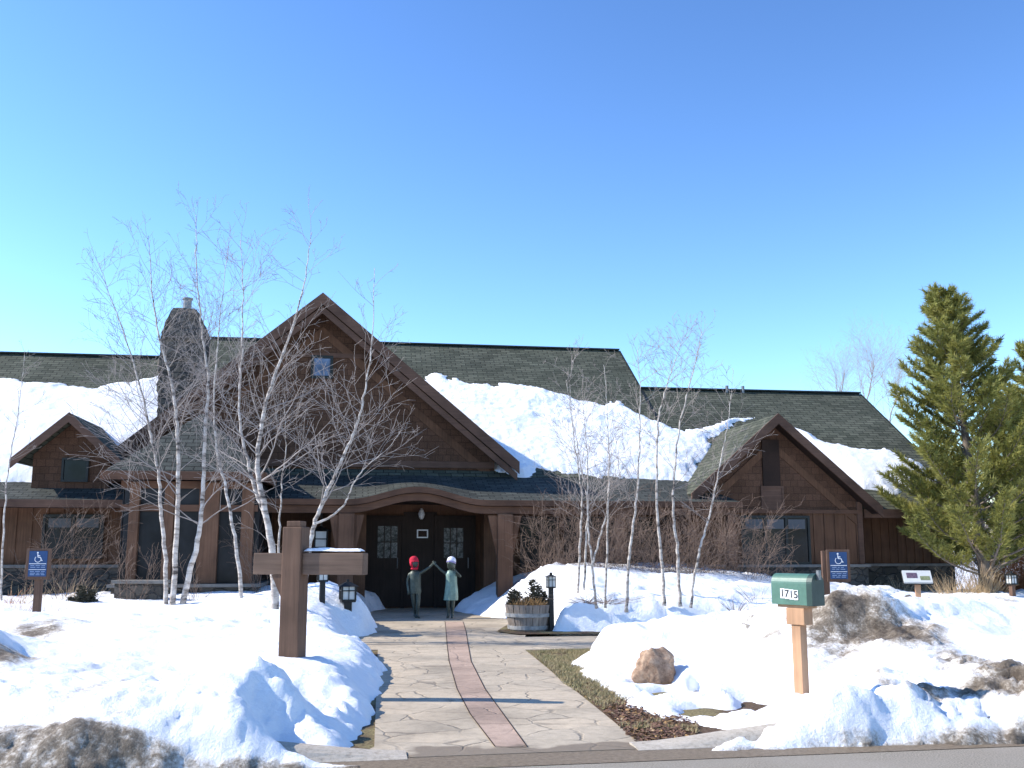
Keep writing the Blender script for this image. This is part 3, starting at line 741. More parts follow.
part(strip(-4.3, 7.1, -2.40, -2.15, -.13, -.30), 'porch_beam', M['beam'])
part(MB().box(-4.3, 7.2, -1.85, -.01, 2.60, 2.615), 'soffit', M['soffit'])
def column(u, w, v=-2.28, zt=2.29, brace=True, name='column'):
    b = MB().box(u-w/2, u+w/2, v-w/2, v+w/2, 0, zt)
    o = part(b, name, M['column']); bevel(o, .015)
    if brace:
        for s in (-1, 1):
            q = MB(); q.wall([(u+s*w/2, 1.25), (u+s*(w/2+.22), zt-.03), (u+s*w/2, zt-.03)][::s], v-.07, v+.07)
            q.build('brace', M['column'], o)
    return o
column(B(504.5, 545, -2.28)[0], .36); column(B(346, 545, -2.28)[0], .36); column(7.0, .22, brace=False); column(4.2, .22, brace=False)
part(MB().box(B(335, 540, -1.2)[0]-.1, B(366, 540, -1.2)[0], -1.2, -.04, 0, 2.9), 'wall', M['board'])
part(MB().box(B(484, 540, -.9)[0], B(500, 540, -.9)[0], -.9, -.04, 0, 2.9), 'wall', M['board'])

# --- right gable wing
QU, QZ, QS = 8.42, 4.86, .87
ql, qr = 6.08, 11.1
def qz(u): return QZ-QS*abs(u-QU)
VQ = -1.6
b = MB().use(M['roof'])
def vint(z): return (z-Z0)/K
b.slab([(QU, -2.1, QZ), (qr, -2.1, qz(qr)), (qr, -.9, qz(qr)), (QU, vint(QZ)+.4, QZ)], .13)
b.slab([(QU, vint(QZ)+.4, QZ), (ql, -.6, qz(ql)), (ql, -2.1, qz(ql)), (QU, -2.1, QZ)], .13)
part(b, 'roof')
b = MB().use(M['siding'])
b.wall([(6.45, 2.44), (10.75, 2.44), (10.75, qz(10.75)-.18), (QU, QZ-.18), (6.45, qz(6.45)-.18)], VQ, VQ+.18)
b.use(M['board']); b.box(6.2, 10.75, VQ+.004, VQ+.18, 0, 2.43)
for i in range(16):
    u = 6.3+i*.29; b.box(u-.022, u+.022, VQ-.028, VQ+.002, 1.1, 2.4)
b.box(10.60, 10.75, VQ+.18, -.5, 0, 2.6); b.box(6.2, 6.35, VQ+.18, 0, 0, 2.6)
part(b, 'wall')
part(rake(QU, QZ, QS, ql, qr, -2.102, -.01, .26), 'rake_board', M['trim'])
part(rake(QU, QZ, QS, ql+.2, qr-.3, VQ-.003, .62, .84, .03), 'wall_trim', M['board'])
b = MB(); b.slab([(QU, -2.09, QZ-.15), (qr, -2.09, qz(qr)-.15), (qr, VQ-.003, qz(qr)-.15), (QU, VQ-.003, QZ-.15)], .02)
b.slab([(QU, VQ-.003, QZ-.15), (ql, VQ-.003, qz(ql)-.15), (ql, -2.09, qz(ql)-.15), (QU, -2.09, QZ-.15)], .02); part(b, 'soffit', M['soffit'])
part(MB().box(6.45, 10.80, VQ-.065, VQ-.004, 2.37, 2.47), 'wall_trim', M['beam'])
u0, z1 = B(761, 440, VQ); u1, z0 = B(780, 486, VQ); part(MB().box(u0, u1, VQ-.05, VQ-.004, z0, z1), 'attic_shutter', M['soffit'])
u0, z1 = B(762, 488, VQ); u1, z0 = B(782, 511, VQ)
b = MB(); b.box(u0, u1, VQ-.04, VQ-.004, z0, z1); b.box(u0-.05, u1+.05, VQ-.06, VQ-.004, z1, z1+.05); b.box(u0-.05, u0, VQ-.06, VQ-.004, z0, z1); b.box(u1, u1+.05, VQ-.06, VQ-.004, z0, z1); part(b, 'wall_panel', M['trim'])
part(MB().box(10.66, 10.80, VQ-.06, VQ+.02, 1.1, qz(10.7)-.2), 'corner_board', M['trim'])
u0, z1 = B(742, 518, VQ); u1, z0 = B(808, 562, VQ)
wo = window(u0, u1, z0, z1, VQ-.03, 3)
for i in range(3):
    a = u0+(u1-u0)*i/3; c = u0+(u1-u0)*(i+1)/3
    MB().box(a+.06, c-.06, VQ-.064, VQ-.056, z1-.27, z1-.03).build('blind', M['blind'], wo)
part(MB().box(6.2, 10.85, VQ-.10, VQ+.0, 0, 1.02), 'stone_base', M['stone'])
part(MB().box(6.15, 10.9, VQ-.16, VQ+.002, 1.022, 1.09), 'ledge', M['cap'])
# --- right wing wall
b = MB().use(M['board']); b.box(10.76, UR1-.33, -.55, -.4, 0, 2.72)
for i in range(13): b.box(10.9+i*.24, 10.94+i*.24, -.58, -.552, 1.1, 2.7)
part(b, 'wall')
part(MB().box(10.86, UR1-.25, -.65, -.56, 0, 1.02), 'stone_base', M['stone']); part(MB().box(10.91, UR1-.22, -.72, -.555, 1.022, 1.09), 'ledge', M['cap'])
part(MB().box(10.9, UR1, -1.56, -1.505, 2.27, 2.495), 'fascia', M['trim'])
part(MB().box(UR1-.4, UR1-.24, -.62, -.545, 1.1, 2.75), 'corner_board', M['trim'])

# --- left wing
VW = -1.2
b = MB().use(M['board']); b.box(UL0+.3, -6.9, VW, VW+.18, 0, 2.75)
for i in range(30): b.box(-17+i*.34-.022, -17+i*.34+.022, VW-.028, VW-.002, 1.15, 2.5)
part(b, 'wall')
b = MB().use(M['shake']); b.slab([(UL0, -2.15, 2.56), (-7.0, -2.15, 2.56), (-7.0, -.5, 3.14), (UL0, -.5, 3.14)], .12); part(b, 'pent_roof')
part(MB().box(UL0, -7.0, -2.2, -2.152, 2.40, 2.575), 'fascia', M['trim'])
b = MB(); b.slab([(UL0, -2.14, 2.42), (-7.0, -2.14, 2.42), (-7.0, VW-.03, 2.44), (UL0, VW-.03, 2.44)], .02); part(b, 'soffit', M['soffit'])
part(MB().box(UL0+.3, -6.9, VW-.1, VW-.002, 0, 1.05), 'stone_base', M['stone']); part(MB().box(UL0+.3, -6.9, VW-.17, VW-.001, 1.052, 1.12), 'ledge', M['cap'])
u0, z1 = B(47, 517, VW); u1, z0 = B(100, 556, VW); wo = window(u0, u1, z0, z1, VW-.03, 2)
for i in range(2):
    a = u0+(u1-u0)*i/2; c = u0+(u1-u0)*(i+1)/2
    MB().box(a+.06, c-.06, VW-.064, VW-.056, z1-.24, z1-.03).build('blind', M['blind'], wo)
for i in range(3):
    window(-12.2-i*2.2, -11.0-i*2.2, 1.3, 2.3, VW-.03, 2)
# wall dormer
VD = -1.25; DU, DZ, DS = -8.72, 4.60, .90
dl, dr = DU-1.2, DU+1.2
def dz(u): return DZ-DS*abs(u-DU)
b = MB().use(M['roof'])
b.slab([(DU, VD-.45, DZ), (dr, VD-.45, dz(dr)), (dr, .1, dz(dr)), (DU, vint(DZ)+.3, DZ)], .12)
b.slab([(DU, vint(DZ)+.3, DZ), (dl, .1, dz(dl)), (dl, VD-.45, dz(dl)), (DU, VD-.45, DZ)], .12); part(b, 'dormer_roof')
b = MB().use(M['siding']); b.wall([(DU-.86, 2.75), (DU+.86, 2.75), (DU+.86, dz(DU+.86)-.16), (DU, DZ-.16), (DU-.86, dz(DU+.86)-.16)], VD, VD+.15)
b.box(DU-.86, DU-.72, VD+.15, .3, 2.75, 3.7); b.box(DU+.72, DU+.86, VD+.15, .3, 2.75, 3.7); part(b, 'dormer_wall')
part(rake(DU, DZ, DS, dl, dr, VD-.452, -.01, .22, .05), 'rake_board', M['trim'])
u0, z1 = B(65, 460, VD); u1, z0 = B(86, 480, VD); window(u0, u1, z0, z1, VD-.002, 1, 1, 'glass', .05)

# --- sunroom with its hip roof
VS = -3.5
su0, su1 = B(120, 500, VS)[0], B(259, 500, VS)[0]
ZS = B(180, 472, VS-.3)[1]
b = MB().use(M['shake'])
e = [(su0-.3, VS-.35, ZS), (su1+.12, VS-.35, ZS), (su1+.12, .2, ZS), (su0-.3, .2, ZS)]
cu = (su0+su1)/2-.05; A1 = (cu, -2.05, ZS+1.5); A2 = (cu, .2, ZS+1.5)
b.slab([e[0], e[1], A1], .1); b.slab([e[1], e[2], A2, A1], .1); b.slab([e[3], e[0], A1, A2], .1); part(b, 'sunroom_roof')
b = MB()
b.box(su0-.3, su1+.12, VS-.40, VS-.352, ZS-.17, ZS+.01); b.box(su0-.35, su0-.302, VS-.352, .0, ZS-.17, ZS+.01); b.box(su1+.122, su1+.17, VS-.352, .0, ZS-.17, ZS+.01)
part(b, 'fascia', M['beam'])
part(MB().box(su0-.28, su1+.1, VS-.33, -.02, ZS-.14, ZS-.11), 'soffit', M['soffit'])
zst = B(190, 584, VS-.1)[1]
part(MB().box(su0-.05, su1+.05, VS-.1, -.02, 0, zst-.07), 'stone_base', M['stone'])
part(MB().box(su0-.12, su1+.12, VS-.2, -.01, zst-.068, zst), 'ledge', M['cap'])
zt_ = B(190, 508, VS)[1]
for px, w in ((133, .20), (168, .20), (208, .42), (247, .26)):
    u = B(px, 530, VS)[0]; o = part(MB().box(u-w/2, u+w/2, VS-.04, VS+.16, zst+.002, ZS-.2), 'column', M['column']); bevel(o, .012)
for px in (125.5,):
    u = B(px, 530, VS+.5)[0]; part(MB().box(u-.05, u+.05, VS+.5, VS+.6, zst+.002, ZS-.2), 'column', M['column'])
b = MB(); b.box(su0, su1, VS+.02, VS+.14, ZS-.33, ZS-.172); part(b, 'beam', M['beam'])
b = MB(); b.box(su0+.02, su1-.02, VS+.0, VS+.1, zt_-.07, zt_+.07); part(b, 'transom', M['beam'])
for k, (xa, xb) in enumerate(((121, 133), (133, 168), (168, 208), (208, 247), (247, 259))):
    ua, ub = B(xa, 530, VS)[0], B(xb, 530, VS)[0]
    part(MB().box(ua+.01, ub-.01, VS+.105, VS+.115, zst+.002, ZS-.3), 'screen', M['screen'])
for u in (su0+.01, su1-.03):
    part(MB().box(u, u+.02, VS+.2, -.05, zst+.002, ZS-.17), 'screen', M['screen'])

# --- stone chimney: tapered rings of rough stone
b = MB(); lev = [(2.5, -7.28, -5.85), (4.2, -7.2, -5.9)]
for py, xa, xb in ((440, 157, 201), (400, 159, 203), (360, 161, 205), (332, 164, 206), (326, 166, 204), (317, 169, 201), (309, 173, 196), (308, 174, 195)):
    lev.append((B(180, py, .5)[1], B(xa, py, .5)[0], B(xb, py, .5)[0]))
lev = [l for i, l in enumerate(lev) if i != 1]
rnd = random.Random(3); rings = []
zs = []; z = lev[0][0]
while z < lev[-1][0]-.02: zs.append(z); z += .085
zs.append(lev[-1][0])
nn = 44
for z in zs:
    for (za, a0, a1), (zb, b0, b1) in zip(lev[:-1], lev[1:]):
        if za <= z <= zb+1e-6:
            t = (z-za)/(zb-za+1e-9); l0, l1 = a0+(b0-a0)*t, a1+(b1-a1)*t
    wv = (l1-l0)*.45; ring = []
    for k in range(nn):
        s = k/nn*4; e_, f = int(s), s-int(s)
        x, y = [(-1+2*f, -1), (1, -1+2*f), (1-2*f, 1), (-1, 1-2*f)][e_]
        cell = math.sin(math.floor(z/.26)*12.9+math.floor(k/4.+(math.floor(z/.26) % 2)*.5)*78.2)*43758.5
        j = ((cell-math.floor(cell))-.5)*.085+rnd.uniform(-.016, .016)
        m = 1+j/(.6)
        ring.append(((l0+l1)/2+x*(l1-l0)/2*m, .75+y*wv*m, z+rnd.uniform(-.01, .01)))
    rings.append(ring)
for r_ in rings: b.v += r_
for i in range(len(rings)-1):
    for k in range(nn): b.face((i*nn+k, i*nn+(k+1) % nn, (i+1)*nn+(k+1) % nn, (i+1)*nn+k))
b.face([(len(rings)-1)*nn+k for k in range(nn)])
ch = part(b, 'chimney', M['stone'])
uc_, zc_ = B(187.5, 303.5, .75); q = MB(); q.lathe([(.11, -.16), (.11, .10), (.14, .10), (.14, .14), (.1, .14)], 12, (uc_, .75, zc_)); q.build('chimney_flue', M['metal'], ch)
# plumbing vents on the ridge
for px, py in ((724, 388), (740, 388.5)):
    u, v = BP(px, py, Z0, K); part(MB().tube([(u, VR-.1, zp(VR)-.1), (u, VR-.1, zp(VR)+.14)], [.05, .05], 8), 'roof_vent', M['metal'])

# ------------------------------------------------------------------ snow lying on the roofs
def roof_snow(px, label, extra=(), thick=.22, step=.055, z0=Z0, k=K, seed=1, dirt=0., lumps=1.):
    P = [BP(x, y, z0, k) for x, y in px]+list(extra)
    us = [p[0] for p in P]; vs = [p[1] for p in P]
    X, Y = np.meshgrid(np.arange(min(us)-.2, max(us)+.2, step), np.arange(min(vs)-.2, max(vs)+.2, step))
    w1 = fbm(X*2.4, Y*2.4, seed)*.12+fbm(X*8, Y*8, seed+3)*.09; w2 = fbm(X*2.4, Y*2.4, seed+6)*.16+fbm(X*8, Y*8, seed+5)*.09
    s = poly_sd(X+w1, Y+w2, P)
    h = thick*(1-np.exp(-np.clip(s, 0, 9)/.26))+np.clip(s/.3, 0, 1)*(fbm(X*.8, Y*.8, seed+8)*.07+lumps*(np.clip(fbm(X*.55, Y*.7, seed+21)+.15, 0, 1)*(fbm(X*1.5, Y*1.9, seed+11)*.16+billow(X*2.2, Y*3.2, seed+14)*.06)+fbm(X*7, Y*9, seed+18)*.03))
    h = np.where(s > 0, np.maximum(h, .02), s*.6-.02)
    o = grid_obj('roof_snow', X, Y, z0+k*Y+h, h > -.05, M['snow'], np.full(X.shape, dirt), LG)
    o.parent = None; o.location = (OX, OY, 0); o.rotation_euler = (0, 0, TH)
    return tag(o, label, 'snow', None, 'stuff')
roof_snow([(424,377),(433,373),(441,374),(447,379),(456,379),(470,383),(488,384),(494,387),(503,384),(530,386),(545,390),(562,394),(578,401),(592,402),(601,405),(612,403),(618,402),(640,415),(650,420),(662,425),(682,431),(700,428),(735,420),(757,416),(740,423),(714,437),(705,455),(694,482),(684,486),(650,480),(600,476),(575,475),(546,470),(528,466)],
    'broken lumpy snow sheet on the main roof between the two gables', [(1.6, -.1), (1.2, .6), (.2, 1.8)], .15, .042, lumps=1.0)
roof_snow([(786,424),(800,430),(812,434),(822,441),(840,446),(857,451),(872,451),(884,449),(900,457),(925,465),(935,478),(915,488),(890,493),(875,491),(850,485),(800,445)],
    'smooth snow sheet on the far roof beside the pine tree', [], .24, seed=30, lumps=.35)
roof_snow([(-60,376),(-20,378),(8,380),(20,380),(27,385),(50,386),(60,384),(66,388),(98,389),(113,386),(140,381),(158,378),(176,378),(180,420),(150,450),(120,470),(60,486),(0,487),(-60,484)],
    'deep snow sheet on the roof behind the small dormer', [], .26, seed=50, lumps=.5)
def small_snow(ctr, rx, ry, rz, label, seed):
    X, Y = np.meshgrid(np.linspace(-1.2, 1.2, 60), np.linspace(-1.2, 1.2, 40))
    r = np.sqrt(X**2+Y**2)+fbm(X*2, Y*2, seed)*.2
    h = np.where(r < 1, (1-np.clip(r, 0, 1)**1.6)*rz*(1+.5*fbm(X*3, Y*3, seed+2)), -(r-1)*.2)
    k = (ZB-ZE)/(0-VE)
    o = grid_obj('roof_snow', ctr[0]+X*rx, ctr[1]+Y*ry, ctr[2]+Y*ry*k+h, h > -.03, M['snow'], np.zeros(X.shape))
    o.location = (OX, OY, 0); o.rotation_euler = (0, 0, TH)
    return tag(o, label, 'snow', None, 'stuff')
kk = (ZB-ZE)/(-VE)
for px, py, rx, ry, rz, lb, sd_ in ((520, 473, .62, .45, .30, 'small snow heap on the porch roof at the foot of the big gable', 4), (262, 468, .32, .4, .3, 'small bluish snow heap beside the sunroom roof', 8)):
    u, v = BP(px, py, ZB, kk)
    small_snow((u, v, ZB+kk*v), rx, ry, rz, lb, sd_)
#__REST__
# ------------------------------------------------------------------ crossbar signpost
def rotz(o, a): o.rotation_euler = (0, 0, a); return o
pz = D(294, 600, 10.4)
sp_ = empty('signpost', (pz.x, pz.y, 0), R(-12), 'heavy brown timber signpost with two crossbar boards in the snow bank', 'signpost')
ztop = D(294, 527, 10.4).z; zb1, zb0 = D(294, 553, 10.4).z, D(294, 574.5, 10.4).z
o = MB().box(-.105, .105, -.105, .105, -.05, ztop).build('post', M['signwood'], sp_); bevel(o, .012)
q = MB().box(-.075, .075, -.075, .075, ztop, ztop+.06).build('post_cap', M['signwood'], sp_); bevel(q, .008)
def board(u0, u1, name='crossbar'):
    b = MB().box(u0, u1, -.07, .07, zb0, zb1).build(name, M['signwoodh'], sp_); bevel(b, .008); return b
xl = -.43; xr = .76
board(xl, -.107); board(.107, xr)
b = MB(); b.wall([(-.107, zb0-.002), (-.23, zb0-.002), (-.107, zb0-.25)], -.06, .06); b.build('knee_brace', M['signwood'], sp_)
X, Y = np.meshgrid(np.linspace(.115, xr-.03, 60), np.linspace(-.066, .066, 14))
ed_ = np.minimum(np.minimum(X-.11, xr-.02-X)/.05, (.07-np.abs(Y))/.03).clip(0, 1)
h = ed_**.5*(.035+.012*fbm(X*6, Y*6, 3)+.02*(1-(X-.13)/xr))
sc_ = grid_obj('snow_strip', X, Y, zb1+.002+h, h > -1, M['snow'], np.zeros(X.shape)); sc_.location = (pz.x, pz.y, 0); sc_.rotation_euler = (0, 0, R(-12))
tag(sc_, 'thin strip of snow lying on the signpost crossbar', 'snow', None, 'stuff')

# ------------------------------------------------------------------ mailbox
mp_ = D(800, 650, 8.9)
mb = empty('mailbox', (mp_.x, mp_.y, 0), R(-51), 'green round-topped mailbox 1715 on a pale wooden post', 'mailbox')
zt, zb = D(800, 573, 8.9).z, D(800, 604.5, 8.9).z
wd_, hh = .085, zt-zb-.004; r0 = wd_; ln = .21
prof = [(-wd_, 0)]+[(-wd_*math.cos(t*math.pi/16), hh-r0+r0*math.sin(t*math.pi/16)) for t in range(17)]+[(wd_, 0)]
prof = [(-p[0], p[1]) for p in prof]
b = MB(); k = len(prof)
b.v += [(-ln, p[0], zb+p[1]) for p in prof]+[(ln-.03, p[0], zb+p[1]) for p in prof]
for i in range(k):
    j = (i+1) % k; b.face((i, j, k+j, k+i))
b.face(range(k)); b.face([k+i for i in reversed(range(k))])
bo = b.build('box', M['green'], mb)
b = MB(); s_ = 1.06
b.v += [(ln-.055, p[0]*s_, zb-.004+p[1]*1.03) for p in prof]+[(ln, p[0]*s_, zb-.004+p[1]*1.03) for p in prof]
for i in range(k):
    j = (i+1) % k; b.face((i, j, k+j, k+i))
b.face(range(k)); b.face([k+i for i in reversed(range(k))])
do_ = b.build('door', M['greenshade'], mb)
MB().box(ln+.001, ln+.025, -.018, .018, zb+hh-.05, zb+hh+.03).build('latch', M['metal'], do_)
fl = MB().box(-.02, .0, wd_+.004, wd_+.012, zb+.05, zb+.17); fl.box(.0, .10, wd_+.004, wd_+.012, zb+.11, zb+.17); fl.build('flag', M['red'], mb)
def text_obj(txt, size, mat, parent, loc, rot, name='digit'):
    cu = bpy.data.curves.new(name, 'FONT'); cu.body = txt; cu.size = size; cu.align_x = 'CENTER'; cu.align_y = 'CENTER'; cu.extrude = .0008; cu.offset = .0012
    t = bpy.data.objects.new(name, cu); COL.objects.link(t)
    bpy.context.view_layer.update()
    me = bpy.data.meshes.new_from_object(t.evaluated_get(bpy.context.evaluated_depsgraph_get()))
    bpy.data.objects.remove(t); me.materials.clear(); me.materials.append(mat)
    o = bpy.data.objects.new(name, me); COL.objects.link(o); o.parent = parent; o.location = loc; o.rotation_euler = rot; return o
ys = -wd_-.001
for i, ch_ in enumerate('1715'):
    x = -.092+i*.046; z = zb+.095-i*.0035
    pl = MB().box(x-.0215, x+.0215, ys-.004, ys, z-.042, z+.042).build('number_plate', M['white'], bo)
    text_obj(ch_, .088, M['blacktxt'], mb, (x, ys-.0055, z), (math.pi/2, 0, 0), 'digit').parent = bo
o = MB().box(-.17, .15, -.06, .06, zb-.025, zb-.002).build('platform', M['pale'], mb)
o = MB().box(-.085, .10, -.060, .065, zb-.17, zb-.027).build('bracket', M['pale'], mb); bevel(o, .006)
o = MB().box(-.046, .046, -.046, .046, -.1, zb-.172).build('post', M['pale'], mb); bevel(o, .005)

# ------------------------------------------------------------------ accessible parking signs
def access_sign(px, Y, ytop, ybot, w, label, postside, rz=0.):
    c = D(px, 600, Y); z1, z0 = D(px, ytop, Y).z, D(px, ybot, Y).z; H = z1-z0
    r = empty('parking_sign', (c.x, c.y, 0), rz, label, 'sign', 'blue accessible parking signs')
    o = MB().box(-w*.62, w*.62, .012, .05, z0-.05, z1+.04).build('backing_board', M['brownwood'], r); bevel(o, .006)
    pn = MB().box(-w*.46, w*.46, .0, .011, z0, z1).build('panel', M['blue'], r)
    o = MB().box(-.055+postside, .055+postside, .052, .15, -.1, z1+.02 if postside else z0+.1).build('post', M['brownwood'], r); bevel(o, .006)
    y = -.004; b = MB()
    def dot(x, z, rr, n=14): b.poly([(x+rr*math.cos(-2*math.pi*i/n), y, z+rr*math.sin(-2*math.pi*i/n)) for i in range(n)])
    def line(x0, za, x1, zb_, t):
        d = Vector((x1-x0, 0, zb_-za)).normalized(); n = Vector((-d.z, 0, d.x))*t/2
        p = [Vector((x0, y, za))-n, Vector((x1, y, zb_))-n, Vector((x1, y, zb_))+n, Vector((x0, y, za))+n]; b.poly(p if True else p[::-1])
    zc = z1-H*.25; s = H*.21
    dot(-.10*s, zc+.86*s, .17*s)
    for (x0, a, x1, c_) in ((-.1, .62, -.03, .02), (-.03, .02, .45, .02), (.45, .02, .68, -.62), (.68, -.62, .86, -.55), (-.07, .32, .36, .32)): line(x0*s, zc+a*s, x1*s, zc+c_*s, .15*s)
    pts = [(-.02*s+.56*s*math.cos(t), zc-.34*s+.56*s*math.sin(t)) for t in np.linspace(R(130), R(345), 16)]
    for p, q_ in zip(pts[:-1], pts[1:]): line(p[0], p[1], q_[0], q_[1], .11*s)
    b.build('wheelchair_symbol', M['white'], pn)
    b = MB(); 
    for zz, t, ww in ((.50, .022, .43), (.73, .018, .43)): b.box(-w*ww, w*ww, -.004, -.0005, z1-H*zz-H*t/2, z1-H*zz+H*t/2)
    b.build('divider', M['white'], pn)
    rn = random.Random(px)
    for zz in (.57, .64, .80, .87, .93):      # unreadable lines of small print
        b = MB(); x = -w*.36
        while x < w*.3:
            l = rn.uniform(.03, .09); b.box(x, min(x+l, w*.38), -.003, -.0004, z1-H*zz-H*.014, z1-H*zz+H*.014); x += l+.02
        b.build('small_print', M['bluelight'], pn)
    return r
access_sign(35, 16.8, 551, 576.5, .32, 'blue wheelchair sign on a short post among dry grasses by the left wing', 0, R(3))
access_sign(840.5, 17.2, 552, 579, .31, 'blue wheelchair sign rising behind the dirty snow heap and mailbox', -.205, R(-6))

# ------------------------------------------------------------------ path lanterns
def lantern(px, Y, ytop, ybase, w, label, hl=None, postmat='black', body=True):
    if Y is None:
        Y = on_snow(*SN['left'], px, ybase).y; w *= Y/19.; hl *= Y/19.
    c = D(px, 600, Y); z1 = D(px, ytop, Y).z; z0 = D(px, ybase, Y).z
    r = empty('path_lantern', (c.x, c.y, 0), R(20 if body else 9), label, 'lantern', 'path lanterns in the snow')
    hd = hl or w*1.35; zr = z1-w*.42
    b = MB(); b.v += [(-w*.72, -w*.72, zr), (w*.72, -w*.72, zr), (w*.72, w*.72, zr), (-w*.72, w*.72, zr), (-w*.12, -w*.12, z1-.02), (w*.12, -w*.12, z1-.02), (w*.12, w*.12, z1-.02), (-w*.12, w*.12, z1-.02)]
    b.face((3, 2, 1, 0)); b.face((4, 5, 6, 7))
    for i in range(4): b.face((i, (i+1) % 4, 4+(i+1) % 4, 4+i))
    b.box(-.02, .02, -.02, .02, z1-.02, z1+.02); b.build('roof', M['black'], r)
    f = MB(); a = w*.5; t = w*.055
    for sx in (-1, 1):
        for sy in (-1, 1): f.box(sx*a-t, sx*a+t, sy*a-t, sy*a+t, zr-hd, zr-.002)
    for zz in (zr-hd+t, zr-hd*.3):
        f.box(-a, a, -a-t*.6, -a+t*.6, zz-t*.7, zz+t*.7); f.box(-a, a, a-t*.6, a+t*.6, zz-t*.7, zz+t*.7); f.box(-a-t*.6, -a+t*.6, -a, a, zz-t*.7, zz+t*.7); f.box(a-t*.6, a+t*.6, -a, a, zz-t*.7, zz+t*.7)
    for s in (-1, 1): f.box(-t*.5, t*.5, s*a-t*.5, s*a+t*.5, zr-hd, zr); f.box(s*a-t*.5, s*a+t*.5, -t*.5, t*.5, zr-hd, zr)
    f.box(-a*1.05, a*1.05, -a*1.05, a*1.05, zr-hd-t*2, zr-hd-.001); f.build('frame', M['black'], r)
    MB().box(-a*.86, a*.86, -a*.86, a*.86, zr-hd+.004, zr-.006).build('glass', M['frost'], r)
    b = MB(); k = .42
    b.v += [(-a*.8*k*2, -a*.8*k*2, -.05), (a*.8*k*2, -a*.8*k*2, -.05), (a*.8*k*2, a*.8*k*2, -.05), (-a*.8*k*2, a*.8*k*2, -.05)]+[(x*a*.55, y*a*.55, zr-hd-t*2) for x, y in ((-1,-1),(1,-1),(1,1),(-1,1))]
    b.face((3, 2, 1, 0)); b.face((4, 5, 6, 7))
    for i in range(4): b.face((i, (i+1) % 4, 4+(i+1) % 4, 4+i))
    b.build('post', M[postmat], r); return r
lantern(551, 18.6, 573.5, 606, .135, 'dark lantern on a slim post just behind the barrel planter', .19)
lantern(322, None, 566, 601, .17, 'dark lantern on a tapered post half hidden by the signpost crossbar', .20)
lantern(347.5, None, 580.5, 605, .25, 'broad roofed lantern low in the snow beside the stone path', .26)
lantern(1013, 23.5, 572, 599, .17, 'white-topped lantern on a thick rusty brown post near the pine', .20, 'brownwood')

# ------------------------------------------------------------------ interpretive panel
c = D(918, 590, 20.5); r = empty('interpretive_panel', (c.x, c.y, 0), R(-14), 'tilted grey information panel on a low post before the grasses', 'panel')
z0 = D(918, 577, 20.5).z
T = Matrix.Translation((0, 0, z0)) @ Matrix.Rotation(R(38), 4, 'X')
o = MB().box(-.27, .27, -.18, .18, -.02, .02, T).build('panel', M['panel'], r)
MB().box(-.20, .0, -.06, .10, .0205, .026, T).build('picture', M['panelpic'], o); MB().box(.05, .23, -.12, .0, .0205, .026, T).build('picture', M['panelgreen'], o)
MB().box(-.285, .285, -.195, .195, -.035, -.021, T).build('frame', M['black'], r)
MB().box(-.05, .05, -.03, .07, -.05, z0-.03).build('post', M['pale'], r)

# ------------------------------------------------------------------ barrel planter
c = G(529, 631); r = empty('barrel_planter', (c.x, c.y, .02), 0, 'weathered half-barrel planter with dried plants at the plaza edge', 'planter')
Rb = 24.0/F*c.y; Hb = 24.5/F*c.y
n = 22; b = MB()
prof = [(Rb*.80, 0), (Rb*.87, Hb*.3), (Rb*.94, Hb*.65), (Rb*.99, Hb), (Rb*.93, Hb), (Rb*.90, Hb*.86)]
for i in range(n):
    t0, t1 = 2*math.pi*i/n+.012, 2*math.pi*(i+1)/n-.012; o0 = len(b.v)
    dr_ = random.uniform(-.006, .006)
    for rr, z in prof:
        for t in (t0, (t0+t1)/2, t1): b.v.append(((rr+dr_)*math.cos(t), (rr+dr_)*math.sin(t), z))
    for j in range(len(prof)-1):
        for m_ in range(2): b.face((o0+j*3+m_, o0+j*3+m_+1, o0+(j+1)*3+m_+1, o0+(j+1)*3+m_))
b.lathe([(Rb*.78, .01), (Rb*.84, Hb*.3), (Rb*.9, Hb*.84)], 28)
b.build('staves', M['barrel'], r)
for z, k_ in ((.60, .945), (.12, .845)):
    b = MB(); b.lathe([(Rb*k_, Hb*z-.03), (Rb*k_+.012, Hb*z-.03), (Rb*k_+.018, Hb*z+.035), (Rb*k_, Hb*z+.035)], 32); b.build('hoop', M['hoop'], r)
MB().lathe([(Rb*.5, Hb*.80), (Rb*.90, Hb*.84), (Rb*.5, Hb*.88), (.02, Hb*.9)], 24).build('soil', M['soil'], r)
def tuft(b, base, n, h, spread, rad, rn, curl=.25, segs=4, sides=3):
    for _ in range(n):
        a = rn.uniform(0, 2*math.pi); s = rn.random()**.7*spread; hh = h*rn.uniform(.55, 1.1)
        p0 = Vector(base)+Vector((math.cos(a), math.sin(a), 0))*s*.25; d = Vector((math.cos(a)*s, math.sin(a)*s, hh))
        cv = Vector((rn.uniform(-1, 1), rn.uniform(-1, 1), -rn.random()))*curl*hh*.6
        b.tube([p0+d*t+cv*t*t for t in np.linspace(0, 1, segs+1)], [rad*(1-.75*t) for t in np.linspace(0, 1, segs+1)], sides, False)
